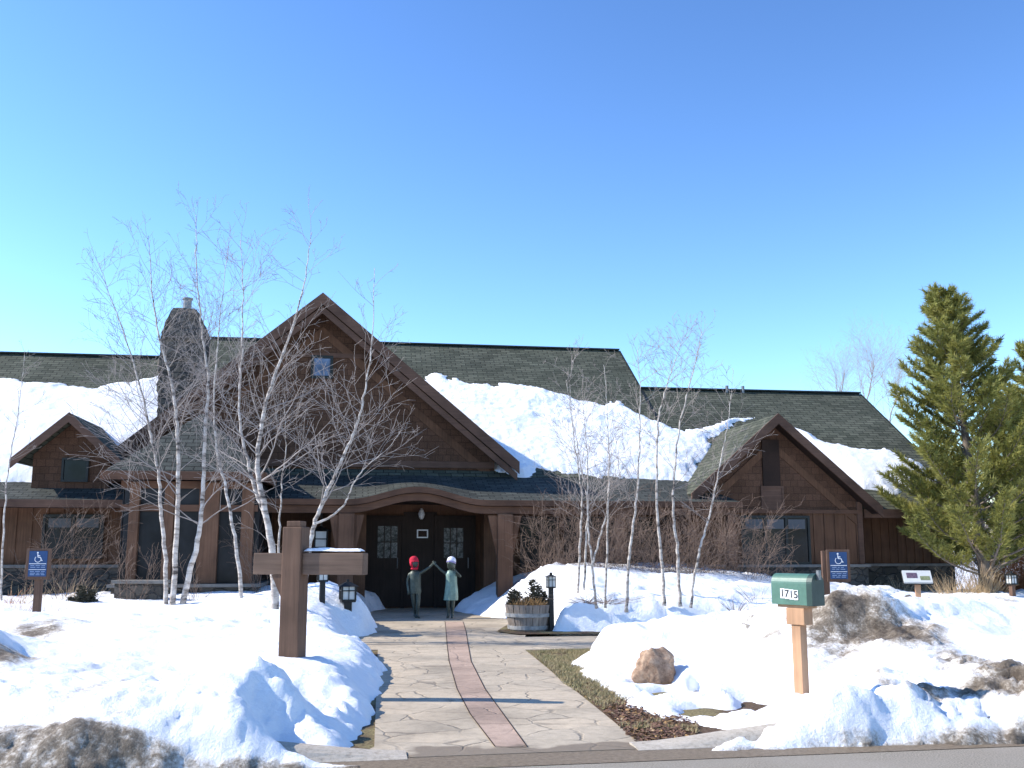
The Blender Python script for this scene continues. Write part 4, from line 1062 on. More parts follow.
def sprig(b, base, h, rn, rad=.006, lean=None):      # small evergreen: stem with whorls of short stiff sprigs
    base = Vector(base); lean = lean or Vector((rn.uniform(-.15, .15), rn.uniform(-.15, .15), 1))
    top = base+lean*h; b.tube([base, top], [rad*1.4, rad*.4], 4, False)
    k = int(h/.035)
    for i in range(k):
        t = .12+.88*i/k; p = base.lerp(top, t); l = (1-t)*.45*h+.04
        for m_ in range(6):
            a = rn.uniform(0, 6.28); d = Vector((math.cos(a), math.sin(a), rn.uniform(.1, .7)))*l*rn.uniform(.6, 1.1)
            b.tube([p, p+d], [rad*1.6, rad*.7], 3, False)
            for w_ in range(4):
                q = p+d*rn.uniform(.3, 1); a2 = rn.uniform(0, 6.28); b.tube([q, q+Vector((math.cos(a2), math.sin(a2), rn.uniform(-.1, .8)))*.05], [rad*1.3, rad*.6], 3, False)
rn = random.Random(5)
def plant(mb_, name, mat, label, loc, cat='plant', group=None):
    o = mb_.build(name, M[mat]); o.location = loc; return tag(o, label, cat, group)
top = (c.x, c.y, .02+Hb*.84)
b = MB()
for dx, dy, h_ in ((-.28, -.05, .34), (-.20, .1, .30), (-.32, .08, .25)): sprig(b, (dx, dy, 0), h_, rn, .007)
plant(b, 'evergreen_sprig', 'juniper', 'dark drooping evergreen sprigs at the left rim of the barrel', top)
b = MB()
for dx, dy, h_ in ((.06, .06, .52), (.16, .1, .40), (.12, -.1, .30), (.25, .05, .3)): sprig(b, (dx, dy, 0), h_, rn, .006)
plant(b, 'evergreen_sprig', 'juniper', 'tall brown-tipped evergreen sprig in the middle of the barrel', top)
b = MB()
for i in range(26):
    a = rn.uniform(0, 6.28); q_ = rn.random()**.6*.3; tuft(b, (q_*math.cos(a), q_*math.sin(a)-.06, 0), 16, .22, .15, .009, rn, .8, 3)
plant(b, 'dried_mum', 'driedbrown', 'orange-brown dried flower mound filling the barrel', top)

# ------------------------------------------------------------------ boulders
def boulder(px, Y, zc, sx, sy, sz, mat, label, seed, rz=0, snowy=0):
    me = bpy.data.meshes.new('boulder'); bm = bmesh.new(); bmesh.ops.create_icosphere(bm, subdivisions=5, radius=1)
    co_ = np.array([v.co[:] for v in bm.verts]); rn = np.random.RandomState(seed)
    for _ in range(22):          # cut flat facets
        nrm = rn.normal(size=3); nrm[2] = abs(nrm[2])*.8-.1; nrm /= np.linalg.norm(nrm); dcut = rn.uniform(.62, .9)
        dd = co_@nrm-dcut; co_ = co_-np.outer(np.clip(dd, 0, 9)*.9, nrm)
    nz = fbm(co_[:, 0]*3+co_[:, 2]*2.1, co_[:, 1]*3-co_[:, 2]*1.7, seed)*.15+fbm(co_[:, 0]*7+co_[:, 2]*6, co_[:, 1]*7-co_[:, 2]*5, seed+4)*.09
    co_ *= (1+nz)[:, None]
    for v, p in zip(bm.verts, co_): v.co = (p[0]*sx, p[1]*sy, p[2]*sz)
    bm.to_mesh(me); bm.free(); me.polygons.foreach_set('use_smooth', [True]*len(me.polygons)); me.materials.append(M[mat])
    o = bpy.data.objects.new('boulder', me); COL.objects.link(o); c = D(px, 600, Y); o.location = (c.x, c.y, zc); o.rotation_euler = (0, 0, rz); return tag(o, label, 'rock')
boulder(654, 11.9, .13, .37, .28, .27, 'rock', 'tan boulder poking out of thin snow right of the stone path', 11, .5)
boulder(763, 13.2, .30, .40, .32, .36, 'greyrock', 'snow-dusted grey rock at the foot of the dirty heap beside the mailbox post', 23, .2)

# ------------------------------------------------------------------ low stone wall left of the sunroom
c = D(139, 600, 20.6)
r = empty('stone_wall', (c.x, c.y, 0), R(-3), 'low stub of stone wall with a pale cap before the sunroom', 'wall')
zt = D(139, 580, 20.6).z
MB().box(-.46, .50, -.14, .14, -.1, zt-.07).build('wall', M['stone'], r)
bevel(MB().box(-.52, .56, -.19, .19, zt-.068, zt).build('cap', M['cap'], r), .012)
#__PLANTS__
# ------------------------------------------------------------------ birches and other bare trees
def catmull(P, k=6):
    out = []; n = len(P)
    for i in range(n-1):
        p0, p1, p2, p3 = P[max(i-1, 0)], P[i], P[i+1], P[min(i+2, n-1)]
        for j in range(k):
            t = j/k; out.append(.5*((2*p1)+(p2-p0)*t+(2*p0-5*p1+4*p2-p3)*t*t+(3*p1-p0-3*p2+p3)*t**3))
    out.append(P[-1]); return out
def grow(b, p, d, ln, rad, rn, lvl, droop=.12, dens=1.):
    n = max(3, int(ln/.16)); pts = [p]; q = p.copy(); dd = d.normalized()
    for i in range(n):
        dd = (dd+Vector((rn.gauss(0, .105), rn.gauss(0, .105), rn.gauss(.035, .08)-droop*(i/n)**2*(1 if lvl > 1 else .4)))).normalized()
        q = q+dd*(ln/n); pts.append(q.copy())
    rads = [max(rad*(1-.8*i/n), .0024) for i in range(n+1)]
    b.tube(pts, rads, 4 if rad > .009 else 3, False)
    if lvl >= 3: return
    cnt = int(max(2, ln*(5.2 if lvl == 1 else 6.0)*dens))
    for i in range(cnt):
        t = rn.uniform(.18, 1); k = min(int(t*n), n-1); o = pts[k].lerp(pts[k+1], t*n-k); ax = (pts[k+1]-pts[k]).normalized()
        side = ax.cross(Vector((rn.gauss(0, 1), rn.gauss(0, 1), rn.gauss(0, 1)))).normalized()
        a = rn.uniform(R(25), R(60)); nd = ax*math.cos(a)+side*math.sin(a)+Vector((0, 0, .12))
        grow(b, o, nd, ln*rn.uniform(.28, .55)*(1.15-t*.5), max(rads[k]*.55, .0032), rn, lvl+1, droop*1.6, dens)
def birch(stems, Y, label, seed, dens=1., spread=1., group='birch trees', name='birch_tree', rbase=.065, start=.28, mat='birch', up=.8, lean=0.):
    rn = random.Random(seed); tb = MB(); cb = MB(); base = None
    for st_ in stems:
        px, rb = st_[0], st_[1]
        dY = rn.uniform(-.15, .15); n0 = len(px)
        P = [D(x, y, Y+dY*min(1, i/2)+lean*i/n0) for i, (x, y) in enumerate(px)]
        if base is None: base = Vector((P[0].x, P[0].y, 0))
        if len(st_) < 3: P[0] = P[0]+Vector((0, 0, -.35))
        C_ = catmull(P, 7); C_ = [p+Vector((rn.gauss(0, .008), rn.gauss(0, .008), 0)) for p in C_]; n = len(C_)
        rads = [max(rb*(1-.93*(i/(n-1))**.85), .006) for i in range(n)]; rads[0] *= 1.25
        rads = [r_*(.80 if base.x < 0 else .66) for r_ in rads]; tb.tube(C_, rads, 9)
        L_ = sum((C_[i+1]-C_[i]).length for i in range(n-1))
        cnt = int(L_*6.2*dens)
        for i in range(cnt):
            t = start+(1-start)*rn.random()**.85; k = min(int(t*(n-1)), n-2); o = C_[k].lerp(C_[k+1], t*(n-1)-k)
            az = rn.uniform(0, 6.283); el = R(rn.uniform(15, 60))*up+R(15)*t
            d = Vector((math.cos(az)*math.cos(el), math.sin(az)*math.cos(el), math.sin(el)))
            l = (.35+1.55*(1-t)**.8*rn.uniform(.5, 1.1)+.35*rn.random())*spread
            grow(cb, o, d, l, max(rads[k]*.33, .0045), rn, 1, .09, dens)
    root = empty(name, base, 0, label, 'tree', group)
    for bb, nm, mt in ((tb, 'trunk', mat), (cb, 'crown', 'twig')):
        bb.v = [(x-base.x, y-base.y, z-base.z) for x, y, z in bb.v]; bb.build(nm, M[mt], root, smooth=True)
    return root
birch([([(168,602),(165,560),(161,510),(158,470),(150,430),(141,390),(128,345),(112,300),(98,262)], .058), ([(173,603),(175,560),(178,500),(178,440),(173,390),(160,340),(152,290),(149,240)], .075), ([(181,604),(189,575),(198,540),(203,490),(205,430),(208,380),(202,330),(197,270),(196,215)], .078)],
      18.6, 'three-stemmed white birch in the snow before the sunroom columns', 11, .9, 1.2)
birch([([(243,602),(240,575),(233,530),(226,490),(217,450),(214,400),(217,350),(222,300),(228,252)], .052)], 18.2, 'slender birch rising alone between the triple birch and the signpost', 12, .85, 1.0)
birch([([(276,600),(273,560),(267,520),(259,480),(258,455),(264,410),(277,370),(290,335),(304,285),(312,232)], .085), ([(266,515),(255,490),(246,455),(239,410),(242,350),(243,290),(240,240)], .05, 1)],
      16.6, 'forked white birch right behind the left crossbar of the signpost', 13, .9, 1.15)
birch([([(279,604),(278,570),(280,520),(282,478),(286,440),(283,400)], .034)], 16.9, 'thin grey birch sapling beside the forked birch behind the signpost', 14, .8, .6)
birch([([(303,600),(307,565),(314,525),(328,490),(344,455),(358,420),(367,380),(373,330),(374,268)], .062), ([(314,524),(330,517),(345,503),(354,483),(368,465),(388,448),(402,430)], .028, 1)],
      16.2, 'birch leaning right across the big gable toward the doors', 15, .85, 1.05)
birch([([(578,577),(580,540),(582,505),(578,465),(572,420),(570,385),(572,360)], .040), ([(584,579),(586,540),(588,500),(587,455),(584,415),(582,390)], .036)], 19.2, 'twin-stemmed birch nearest the lantern in the snow drift', 16, .9, .8)
birch([([(596,588),(592,562),(588,530),(587,500),(580,460),(573,420),(566,380)], .040), ([(592,566),(599,540),(606,515),(610,470),(607,430)], .034, 1)], 18.3, 'crooked dark-footed birch forking low in the snow drift', 17, .9, .75)
birch([([(605,588),(607,550),(608,500),(609,455),(607,410),(604,365)], .036)], 18.5, 'straight thin birch just right of the crooked forked birch', 18, .9, .7)
birch([([(626,592),(629,560),(634,520),(638,480),(640,430),(640,385),(637,350)], .048)], 18.0, 'dark-based birch leaning slightly right, middle of the drift', 19, .95, .8)
birch([([(664,586),(661,550),(657,510),(657,460),(659,415),(667,385),(676,358),(683,338)], .052)], 18.7, 'tall birch bending right above the wing roof ridge', 20, .95, .85)
birch([([(680,587),(677,550),(673,510),(675,465),(681,420),(691,380),(698,352),(702,332)], .050)], 18.6, 'tall birch with smooth white stem before the right end of the porch', 21, .95, .85)
birch([([(690,588),(697,560),(707,525),(717,480),(724,445),(730,405),(733,368)], .042)], 18.4, 'birch leaning right across the lit slope of the small gable', 22, .9, .8)
birch([([(2,590),(4,520),(10,460),(17,420),(22,380),(25,350)], .028)], 19.5, 'thin sapling birch before the porch roof near the dormer', 23, .6, .5)
# bare trees far behind the wing roof
for i, (px, ytop, Y, lb) in enumerate(((868,362,62,'grey bare tree showing over the end of the far roof ridge'), (838,375,70,'faint bare treetop beyond the far ridge, lower and paler'), (893,385,66,'bare tree crown low between the far roof and the pine'))):
    birch([([(px,560),(px+2,470),(px-3,420),(px+4,ytop+15),(px+6,ytop)], .16)], Y, lb, 40+i, .55, 3.2, 'bare trees behind the lodge', 'bare_tree', start=.45, mat='greybark', up=1.2)

# ------------------------------------------------------------------ twiggy shrubs along the walls
def shrub(u, v, h, w, n, label, seed, mat='shrubtwig', group='bare shrubs along the lodge wall', rad=.0055):
    rn = random.Random(seed); p = W(u, v, 0); b = MB()
    for _ in range(n):
        az = rn.uniform(0, 6.283); s = rn.random(); d = Vector((math.cos(az)*s*.75*w/h, math.sin(az)*s*.55*w/h, 1.)).normalized()
        grow(b, Vector((math.cos(az)*.15*s*w, math.sin(az)*.12*s*w, 0)), d, h*rn.uniform(.6, 1.05), rad, rn, 1, .22, .85)
    o = b.build('shrub', M[mat]); o.location = p; return tag(o, label, 'shrub', group)
for i, (u, v, h, w, n, lb) in enumerate(((2.3, -3.5, 2.3, 1.3, 20, 'brown twiggy shrub just right of the entry column'), (3.1, -3.9, 2.7, 1.5, 26, 'dense brown shrub under the porch eave behind the twin birches'),
    (4.1, -3.6, 2.6, 1.5, 26, 'brown shrub under the porch eave behind the straight thin birch'), (5.0, -4.0, 2.7, 1.5, 26, 'tall reddish shrub under the porch eave behind the leaning birches'), (5.9, -3.6, 2.6, 1.5, 26, 'dense shrub behind the tall birch with smooth white stem'), (6.8, -3.9, 2.3, 1.3, 15, 'brown shrub at the right end of the porch roof'), (7.9, -3.6, 1.6, 1.0, 5, 'sparse shrub partly covering the triple window'),
    (-8.4, -3.4, 2.3, 1.6, 13, 'pale tangled shrub between the dormer wing and sunroom'), (-9.8, -3.0, 1.2, 1.0, 7, 'low brown shrub below the left wing window'), (-4.0, -4.1, 2.0, 1.1, 9, 'thin brown shrub at the right corner of the sunroom'), (-6.5, -4.8, 1.7, .9, 7, 'spindly shrub in front of the sunroom screens'), (-5.2, -4.8, 1.4, .8, 5, 'low thin shrub by the widest sunroom column'))):
    shrub(u, v, h, w, n, lb, 60+i)
for i, (u, v, lb) in enumerate(((16.6, 4.0, 'broad brown shrub behind the pine trunk past the wall corner'), (18.6, 5.0, 'tall brown shrub at the picture edge behind the thick lantern post'), (17.4, 8.0, 'far brown shrub seen between pine trunk and lantern post'))):
    shrub(u, v, 3.2, 2.6, 34, lb, 80+i, group='shrubs beyond the lodge end', rad=.009)

# ------------------------------------------------------------------ dry grasses and small plants
def grass_clump(px, Y, h, n, label, seed, mat='grassdry', sp_=.5, z=0., rad=.006, group='dry grass clumps'):
    rn = random.Random(seed); b = MB(); tuft(b, (0, 0, 0), n, h, sp_, rad, rn, .5, 4)
    o = b.build('grass_clump', M[mat]); c = D(px, 600, Y); o.location = (c.x, c.y, z); return tag(o, label, 'grass', group)
rn = random.Random(77)
for i, (px, Y, h, n, mt, lb) in enumerate(((953,24.5,.95,150,'grassdry','tall tan grass clump beside the information panel'), (985,24.6,1.25,190,'grassdry','widest tan grass clump at the foot of the pine'), (972,25.0,1.15,150,'grassdry','tan grass clump between the two biggest clumps before the pine'),
    (936,25.2,.85,100,'grassdry','low straw clump behind the information panel'), (900,25.5,.8,90,'grassdry','thin straw clump against the stone base left of the panel'), (875,25.5,.7,70,'grassdry','sparse straw clump right behind the second wheelchair sign'),
    (1003,27.0,2.0,320,'rust','rust-coloured brush beside the pine trunk'), (1022,28.0,2.2,340,'rust','rust-coloured brush beyond the thick lantern post'),
    (52,17.6,.62,60,'grassdry','pale dry stalks right of the left wheelchair sign'), (14,17.2,.7,80,'rust','brown dry stalks left of the left wheelchair sign'), (22,19.0,.9,80,'grassdry','tall dry stalks behind the left wheelchair sign'), (66,20.0,.95,70,'grassdry','dry stalks below the left wing ledge'),
    (4,18.5,.8,60,'rust','rusty stalks at the edge of the dirty left heap'), (83,20.6,.9,60,'grassdry','straw tuft between the low evergreen and the wing ledge'))):
    grass_clump(px, Y, h, n, lb, 100+i, mt, .55 if n > 100 else .35)
for i, (px, py, hh, h, n, lb) in enumerate(((735,607,.45,.42,20,'few thin twigs poking from the drift left of the mailbox'), (757,602,.5,.5,24,'thin twigs in the snow just behind the mailbox'), (748,612,.42,.3,16,'short stubble twigs before the mailbox twigs'), (604,598,.68,.22,30,'low brown stubble in the middle of the drift'), (586,597,.68,.18,26,'brown stubble near the crooked birch'))):
    p = G(px, py, hh); grass_clump(px, p.y, h, n, lb, 140+i, 'shrubtwig', .4 if i < 3 else .9, hh-.1, .004)
for px, Y, h, lb, z in ((92, 19.6, .55, 'small dark evergreen bush beside the low stone wall', .25), (74, 19.4, .34, 'tiny dark evergreen left of the small bush', .25)):
    b = MB(); rn = random.Random(px)
    for k in range(7): sprig(b, (rn.uniform(-.2, .2), rn.uniform(-.15, .15), 0), h*rn.uniform(.6, 1), rn, .009)
    o = b.build('evergreen_bush', M['juniper']); c = D(px, 600, Y); o.location = (c.x, c.y, z); tag(o, lb, 'bush')

# ------------------------------------------------------------------ white pine
def pine(px, Y, ytop, label, seed, name='pine_tree', wid=1.0, H0=.9):
    rn = random.Random(seed); c = D(px, 600, Y); base = Vector((c.x, c.y, 0)); H = D(px, ytop, Y).z
    tx = (965-px)/F*Y if wid == 1.0 else 0
    root = empty(name, base, 0, label, 'tree')
    def ax(t): return Vector((tx*t**1.3, 0, H*t))
    tb = MB(); tb.tube([ax(t) for t in np.linspace(0, 1, 24)], [.15*(1-t)**.9+.012 for t in np.linspace(0, 1, 24)], 9); tb.build('trunk', M['bark'], root, smooth=True)
    br = MB(); nd = MB()
    def needles(p, d, s):
        d = d.normalized(); o = d.cross(Vector((.2, .3, .93))).normalized(); o2 = d.cross(o)
        for k in range(14):
            a = rn.uniform(0, 6.283); sp = rn.uniform(.2, 1.1)
            nn = (d*rn.uniform(.35, 1)+(o*math.cos(a)+o2*math.sin(a))*sp+Vector((0, 0, .10))).normalized()*s*rn.uniform(.7, 1.2)
            w = nn.cross(Vector((rn.gauss(0, 1), rn.gauss(0, 1), rn.gauss(0, 1)))).normalized()*.0115
            q = p+d*rn.uniform(-.06, .06); nd.v += [tuple(q-w), tuple(q+w), tuple(q+nn)]; nn_ = len(nd.v); nd.face((nn_-3, nn_-2, nn_-1))
    t = .11
    while t < .975:
        k = rn.choice((5, 5, 6)); L0 = wid*(3.5*(1-t)**.85*(.92 if t < .2 else 1)+.10); a0 = rn.uniform(0, 6.28)
        for i in range(k):
            az = a0+6.283*i/k+rn.uniform(-.35, .35); l = L0*rn.choice((rn.uniform(.6, .85), rn.uniform(.85, 1.12))); up = .10+.62*t**1.5+rn.uniform(-.08, .18)
            d = Vector((math.cos(az), math.sin(az), up)).normalized(); p = ax(min(t+rn.uniform(-.01, .01), 1)); n = max(4, int(l/.15)); pts = [p]
            for j in range(n):
                d = (d+Vector((rn.gauss(0, .05), rn.gauss(0, .05), .045+rn.gauss(0, .03)))).normalized(); p = p+d*l/n; pts.append(p.copy())
            br.tube(pts, [.030*(1-t)*(1-j/n)+.006 for j in range(n+1)], 5, False)
            h_ = Vector((-d.y, d.x, .0)).normalized()
            for j in range(1, n+1):
                f = j/n
                if f < (.26 if t < .75 else .12): continue
                for s2 in (-1, 1):
                    dd = (d*.75+h_*s2*rn.uniform(.5, 1.0)+Vector((0, 0, rn.uniform(.05, .45)))).normalized(); l2 = (.18+.40*min(1, l/1.8)*(1.15-f))*rn.uniform(.7, 1.25)
                    e = pts[j]+dd*l2; br.tube([pts[j], e], [.007, .004], 3, False)
                    for s_ in np.arange(.3, 1.01, .075/max(l2, .075)): needles(pts[j].lerp(e, s_), dd, .155)
                if f > .55: needles(pts[j], d, .15)
            needles(pts[-1], d, .17); needles(pts[-1]-d*.06, d, .15)
        t += (.027+.018*rn.random())*(1-.3*t)
    for z_ in (.965, .98, .995): needles(ax(z_), Vector((0, 0, 1)), .2)
    br.build('branches', M['bark'], root); c_ = nd.build('crown', M['needle'], root)
    return root
pine(988, 25.0, 290, 'big yellow-green white pine standing at the right end of the lodge', 5)
pine(1068, 28.0, 330, 'second dark pine partly cut off by the picture edge behind the first', 9, wid=1.05)

# ------------------------------------------------------------------ woods added around the site, mostly unseen, to darken window reflections: one bare mass
b = MB(); rn = random.Random(8)
for i in range(1000):
    a = rn.uniform(0, 6.283); rr = rn.uniform(85, 150); x, y = rr*math.cos(a), 15+rr*math.sin(a); h = rn.uniform(6, 11)
    b.tube([(x, y, -.2), (x+rn.uniform(-.4, .4), y, h*.5), (x+rn.uniform(-.8, .8), y, h)], [.2, .13, .03], 4, False)
    for k in range(15):
        z = rn.uniform(.2, .9)*h; az = rn.uniform(0, 6.28); l = rn.uniform(.8, 3.2); p = Vector((x, y, z)); q = p+Vector((math.cos(az)*l*.7, math.sin(az)*l*.7, l*.6)); b.tube([p, q], [.10, .03], 3, False)
        for m_ in range(2):
            az = rn.uniform(0, 6.28); e = p.lerp(q, rn.uniform(.4, 1)); b.tube([e, e+Vector((math.cos(az)*.9, math.sin(az)*.9, .8))], [.06, .03], 3, False)
o = b.build('added_woods', M['greybark']); o['kind'] = 'stuff'; o['label'] = 'bare grey woods added far around the lodge to darken reflections'

# ------------------------------------------------------------------ chips and dry grass on the bare bed
b = MB(); rn = random.Random(31)
bedP = [G(*p) for p in ((530,652),(560,650),(606,650),(600,662),(596,676),(620,692),(650,706),(700,722),(700,735),(640,748),(632,742),(596,706),(562,684))]
bp2 = [(p.x, p.y) for p in bedP]
pts = np.random.RandomState(4).uniform((0.1, 7.6), (2.3, 15.4), (150000, 2)); sdp = poly_sd(pts[:, 0], pts[:, 1], bp2); pts = pts[sdp > 0.02]
b.use(M['mulch'])
for x, y in pts[:9000]:
    if y > 10.6+rn.gauss(0, .8): continue
    l, w, a = rn.uniform(.008, .028), rn.uniform(.004, .010), rn.uniform(0, 6.28); d = Vector((math.cos(a), math.sin(a), rn.gauss(0, .25)))*l; n = Vector((-math.sin(a), math.cos(a), rn.gauss(0, .3)))*w; p = Vector((x, y, .006+rn.random()*.012))
    b.use(M['driedbrown'] if rn.random() < .15 else (M['grassdry'] if rn.random() < .10 else M['bark_chip'])); b.poly([p-d-n, p+d-n, p+d+n, p-d+n])
o = b.build('mulch_chips'); tag(o, 'loose wood chips scattered on the bare bed beside the path', 'mulch', None, 'stuff')
b = MB()
for x, y in pts[9000:]:
    if fbm(np.array([x*1.7]), np.array([y*1.7]), 12)[0] < (.10 if y < 10 else -.35): continue
    h = rn.uniform(.012, .05); p = Vector((x, y, 0)); d = Vector((rn.gauss(0, .6), rn.gauss(0, .6), 1))*h; w = Vector((rn.uniform(-1, 1), rn.uniform(-1, 1), 0)).normalized()*.004
    b.poly([p-w, p+w, p+d])
def mat_turf():
    m, nt, bs = new_mat('dry_turf'); mp = coords(nt, 'Object'); n = N(nt, 'ShaderNodeTexNoise', Scale=5.0, Detail=4.0); L(nt, mp, 0, n, 'Vector')
    r = ramp(nt, [(.3, (.36, .27, .15)), (.5, (.33, .27, .135)), (.7, (.24, .22, .095))]); L(nt, n, 'Fac', r, 'Fac'); L(nt, r, 0, bs, 'Base Color'); bs.inputs['Roughness'].default_value = .8; return m
M['turf'] = mat_turf()
o = b.build('turf', M['turf']); tag(o, 'thin dry turf on the bare bed beside the path', 'grass', None, 'stuff')
#__STATUES__
# ------------------------------------------------------------------ two bronze children holding their joined hands up
def skin(name, joints, edges, root, mat, parent, sub=2):
    me = bpy.data.meshes.new(name); names = list(joints); ix = {n: i for i, n in enumerate(names)}
    bm = bmesh.new(); lay = bm.verts.layers.skin.verify()
    vs = []
    for n in names:
        x, y, z, rx, ry = joints[n]; v = bm.verts.new((x, y, z)); v[lay].radius = (rx, ry); v[lay].use_root = (n == root); vs.append(v)
    for a, b_ in edges: bm.edges.new((vs[ix[a]], vs[ix[b_]]))
    bm.to_mesh(me); bm.free()
    o = bpy.data.objects.new(name, me); COL.objects.link(o)
    m = o.modifiers.new('s', 'SKIN'); m.use_smooth_shade = True; m.branch_smoothing = .4
    m2 = o.modifiers.new('u', 'SUBSURF'); m2.levels = sub; m2.render_levels = sub
    bpy.context.view_layer.update()
    me2 = bpy.data.meshes.new_from_object(o.evaluated_get(bpy.context.evaluated_depsgraph_get()))
    o.modifiers.clear(); o.data = me2; me2.materials.clear(); me2.materials.append(mat); me2.polygons.foreach_set('use_smooth', [True]*len(me2.polygons))
    o.parent = parent; return o
def child(px, py, rz, label, pose, extra):
    c = G(px, py, .012); r = empty('child_statue', (c.x, c.y, .012), rz, label, 'statue', 'bronze statues holding hands')
    J, E_ = {}, []
    def chain(pref, pts, start=None):
        prev = start
        for i, p in enumerate(pts):
            n = pref+str(i); J[n] = p; 
            if prev: E_.append((prev, n))
            prev = n
        return prev
    J['pelvis'] = (*pose['pelvis'], .085, .075)
    chain('spine', pose['spine'], 'pelvis')
    r.scale = (.94, .94, .94)
    last = 'spine'+str(len(pose['spine'])-1)
    chain('neck', pose['neck'], last)
    for s in ('armA', 'armB'): chain(s, pose[s], last)
    for s in ('legA', 'legB'): chain(s, pose[s], 'pelvis')
    body = skin('body', J, E_, 'pelvis', M['bronze'], r)
    # fingers
    for s in ('armA', 'armB'):
        h = Vector(pose[s][-1][:3]); d = (h-Vector(pose[s][-2][:3])).normalized(); sd_ = d.cross(Vector((0, 1, 0))).normalized()
        b = MB()
        for k in range(4):
            o0 = h-d*.01+sd_*(k-1.5)*.014+Vector((0, (k-1.5)*.004, 0)); l = (.046, .054, .052, .042)[k]
            b.tube([o0, o0+d*l*.5, o0+d*l*.85+Vector((0, .014, -.006)), o0+d*l+Vector((0, .026, -.012))], [.0078, .0074, .0066, .005], 6)
        o0 = h-d*.03+sd_*.026; b.tube([o0, o0+d*.022+sd_*.018, o0+d*.042+sd_*.02], [.009, .008, .006], 6)
        b.build('hand', M['bronze'], r, smooth=True)
    # head with face
    hx, hy, hz = pose['head']; fa = pose['face']
    me = bpy.data.meshes.new('head'); bm = bmesh.new(); bmesh.ops.create_uvsphere(bm, u_segments=28, v_segments=20, radius=1)
    for v in bm.verts:
        x, y, z = v.co; k = 1-.20*max(0, -z)**1.5; v.co = (x*.083*k, (y*.094-.004*(1 if y < 0 else 0))*k, z*.112)
        # face looks to -y: nose, brow, eye sockets, mouth, chin
        fx, fz, fy = v.co.x, v.co.z, v.co.y
        if fy < -.02:
            v.co.y -= .020*math.exp(-(fx/.014)**2-((fz+.012)/.024)**2)
            for sx in (-1, 1): v.co.y += .010*math.exp(-((fx-sx*.030)/.016)**2-((fz-.012)/.012)**2)
            v.co.y += .005*math.exp(-(fx/.022)**2-((fz+.055)/.006)**2); v.co.y -= .006*math.exp(-(fx/.02)**2-((fz+.082)/.018)**2)
    for sx in (-1, 1):
        m4 = Matrix.Translation((sx*.082, .008, -.008)) @ Matrix.Diagonal((.012, .022, .030, 1)); bmesh.ops.create_uvsphere(bm, u_segments=10, v_segments=8, radius=1, matrix=m4)
        m4 = Matrix.Translation((sx*.030, -.078, .012)) @ Matrix.Diagonal((.012, .008, .008, 1)); bmesh.ops.create_uvsphere(bm, u_segments=10, v_segments=8, radius=1, matrix=m4)
    bm.to_mesh(me); bm.free(); me.materials.append(M['bronze']); me.polygons.foreach_set('use_smooth', [True]*len(me.polygons))
    ho = bpy.data.objects.new('head', me); COL.objects.link(ho); ho.parent = r; ho.location = (hx, hy, hz); ho.rotation_euler = fa
    extra(r, ho, pose); return r
def hat(mat, mat2, ho, flaps, parent):
    b = MB().use(M[mat]); b.lathe([(.098, .0), (.104, .03), (.102, .07), (.085, .11), (.05, .137), (.012, .145)], 22)
    b.use(M[mat2]); b.lathe([(.100, -.012), (.109, -.008), (.109, .026), (.100, .03)], 22)
    o = b.build('knit_hat', None, ho, (0, .004, .022), (R(-12), 0, 0), True)
    return o
def shell(prof, mat, r, name, sx=1., sy=.78, fold=.0, c=(0, 0, 0)):      # garment: lathe with folds
    b = MB(); n = 36
    for i, (rr, z, dx) in enumerate(prof):
        f = fold*(1-i/len(prof))
        for j in range(n):
            t = 6.2832*j/n; q = rr*(1+f*math.sin(t*7+i*.4)); b.v.append((c[0]+dx+q*math.cos(t)*sx, c[1]+q*math.sin(t)*sy, z))
    for i in range(len(prof)-1):
        for j in range(n): b.face((i*n+j, i*n+(j+1) % n, (i+1)*n+(j+1) % n, (i+1)*n+j))
    b.face([(len(prof)-1)*n+j for j in range(n)])
    return b.build(name, M[mat], r, smooth=True)
def left_extra(r, ho, p):
    hat('red', 'red', ho, True, r)
    b = MB()
    for sx in (-1, 1): b.tube([(sx*.088, .01, .03), (sx*.092, .0, -.03), (sx*.07, -.02, -.10)], [.03, .032, .018], 8)
    b.lathe([(.06, -.15), (.085, -.13), (.085, -.105), (.06, -.095)], 16); b.build('red_scarf', M['red'], ho, smooth=True)
    shell([(.125, .55, .0), (.135, .60, .0), (.128, .72, -.005), (.132, .86, -.01), (.135, .97, -.015), (.10, 1.045, -.02), (.055, 1.075, -.025)], 'bronze', r, 'coat', 1., .74, .05)
def right_extra(r, ho, p):
    hat('whiteknit', 'purple', ho, False, r)
    b = MB(); b.lathe([(.05, -.13), (.090, -.09), (.099, -.02), (.098, .02)], 18, (0, .02, 0)); b.build('hair', M['bronze'], ho, smooth=True)
    shell([(.160, .40, .0), (.158, .50, .005), (.148, .64, .01), (.132, .78, .01), (.128, .90, .01), (.132, .99, .005), (.09, 1.06, 0), (.05, 1.08, 0)], 'bronzepale', r, 'dress', 1., .76, .07)
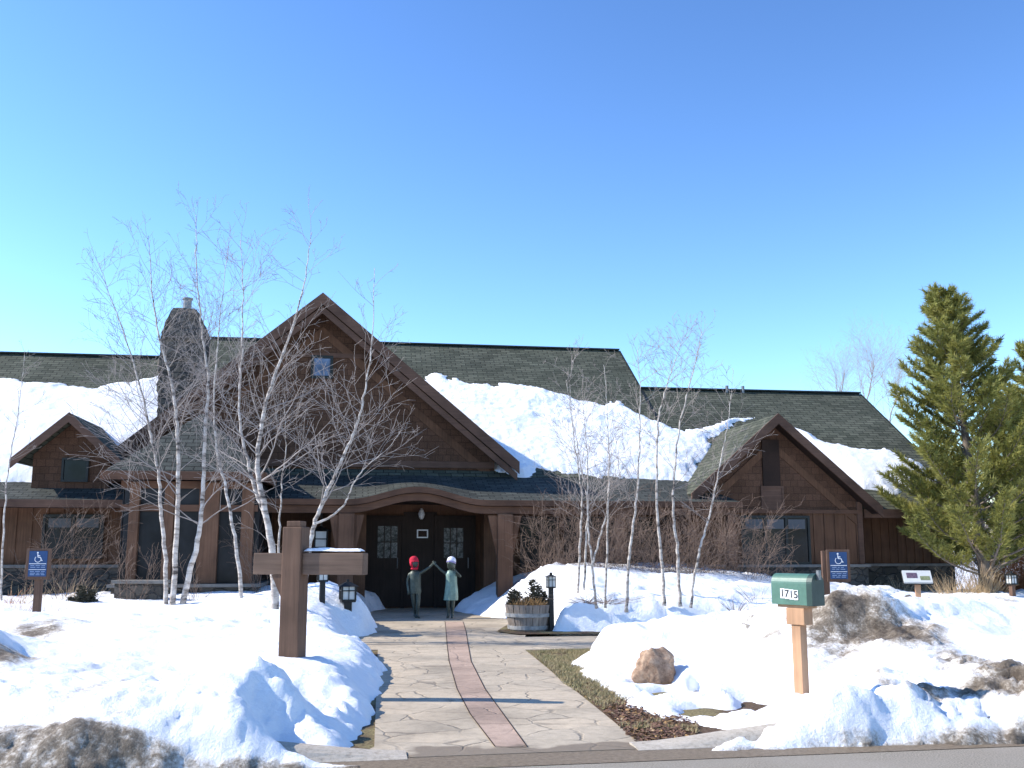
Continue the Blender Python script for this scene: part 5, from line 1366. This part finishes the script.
child(415, 618, R(6), 'dark bronze child statue in a red knitted hat with one arm raised', dict(pelvis=(0, 0, .66), spine=[(-.01, 0, .80, .09, .07), (-.02, 0, .95, .10, .07), (-.025, 0, 1.02, .075, .055)],
    neck=[(-.028, -.005, 1.09, .04, .04), (-.03, -.01, 1.15, .038, .038)], armA=[(.09, -.01, 1.00, .045, .045), (.24, -.04, 1.09, .034, .034), (.33, -.05, 1.16, .027, .027), (.40, -.05, 1.22, .022, .028), (.43, -.05, 1.25, .018, .026)],
    armB=[(-.14, .0, .99, .045, .045), (-.19, .02, .82, .035, .035), (-.17, -.04, .68, .028, .028), (-.16, -.06, .61, .021, .028), (-.155, -.065, .575, .018, .025)],
    legA=[(.07, .0, .58, .075, .07), (.065, -.02, .33, .052, .052), (.05, .01, .10, .036, .036), (.05, -.01, .035, .036, .036), (.085, -.09, .028, .034, .026), (.10, -.13, .022, .028, .02)],
    legB=[(-.06, .02, .58, .075, .07), (-.03, .04, .33, .052, .052), (.0, .09, .10, .036, .036), (.0, .08, .035, .036, .036), (.02, .0, .028, .034, .026), (.03, -.04, .022, .028, .02)],
    head=(-.035, -.02, 1.235), face=(R(-4), 0, R(38))), left_extra)
child(450.5, 618, R(-4), 'pale green bronze girl statue in a white cap and sleeveless dress', dict(pelvis=(0, 0, .64), spine=[(.0, 0, .78, .085, .065), (.005, 0, .94, .095, .065), (.005, 0, 1.01, .07, .05)],
    neck=[(.0, -.005, 1.08, .038, .038), (.0, -.01, 1.14, .036, .036)], armA=[(-.11, .0, .99, .042, .042), (-.23, -.03, 1.08, .032, .032), (-.32, -.04, 1.17, .026, .026), (-.375, -.05, 1.225, .021, .027), (-.40, -.05, 1.255, .018, .025)],
    armB=[(.12, .0, .99, .042, .042), (.235, -.02, .93, .032, .032), (.16, -.08, 1.02, .026, .026), (.11, -.10, 1.08, .020, .027), (.09, -.105, 1.105, .017, .024)],
    legA=[(-.06, .0, .56, .072, .068), (-.055, -.02, .33, .05, .05), (-.05, .01, .10, .034, .034), (-.05, -.01, .035, .034, .034), (-.06, -.09, .028, .033, .025), (-.065, -.13, .022, .027, .02)],
    legB=[(.06, .02, .56, .072, .068), (.05, .0, .33, .05, .05), (.04, .03, .10, .034, .034), (.04, .01, .035, .034, .034), (.045, -.07, .028, .033, .025), (.05, -.11, .022, .027, .02)],
    head=(.0, -.02, 1.225), face=(R(-6), 0, R(-30))), right_extra)
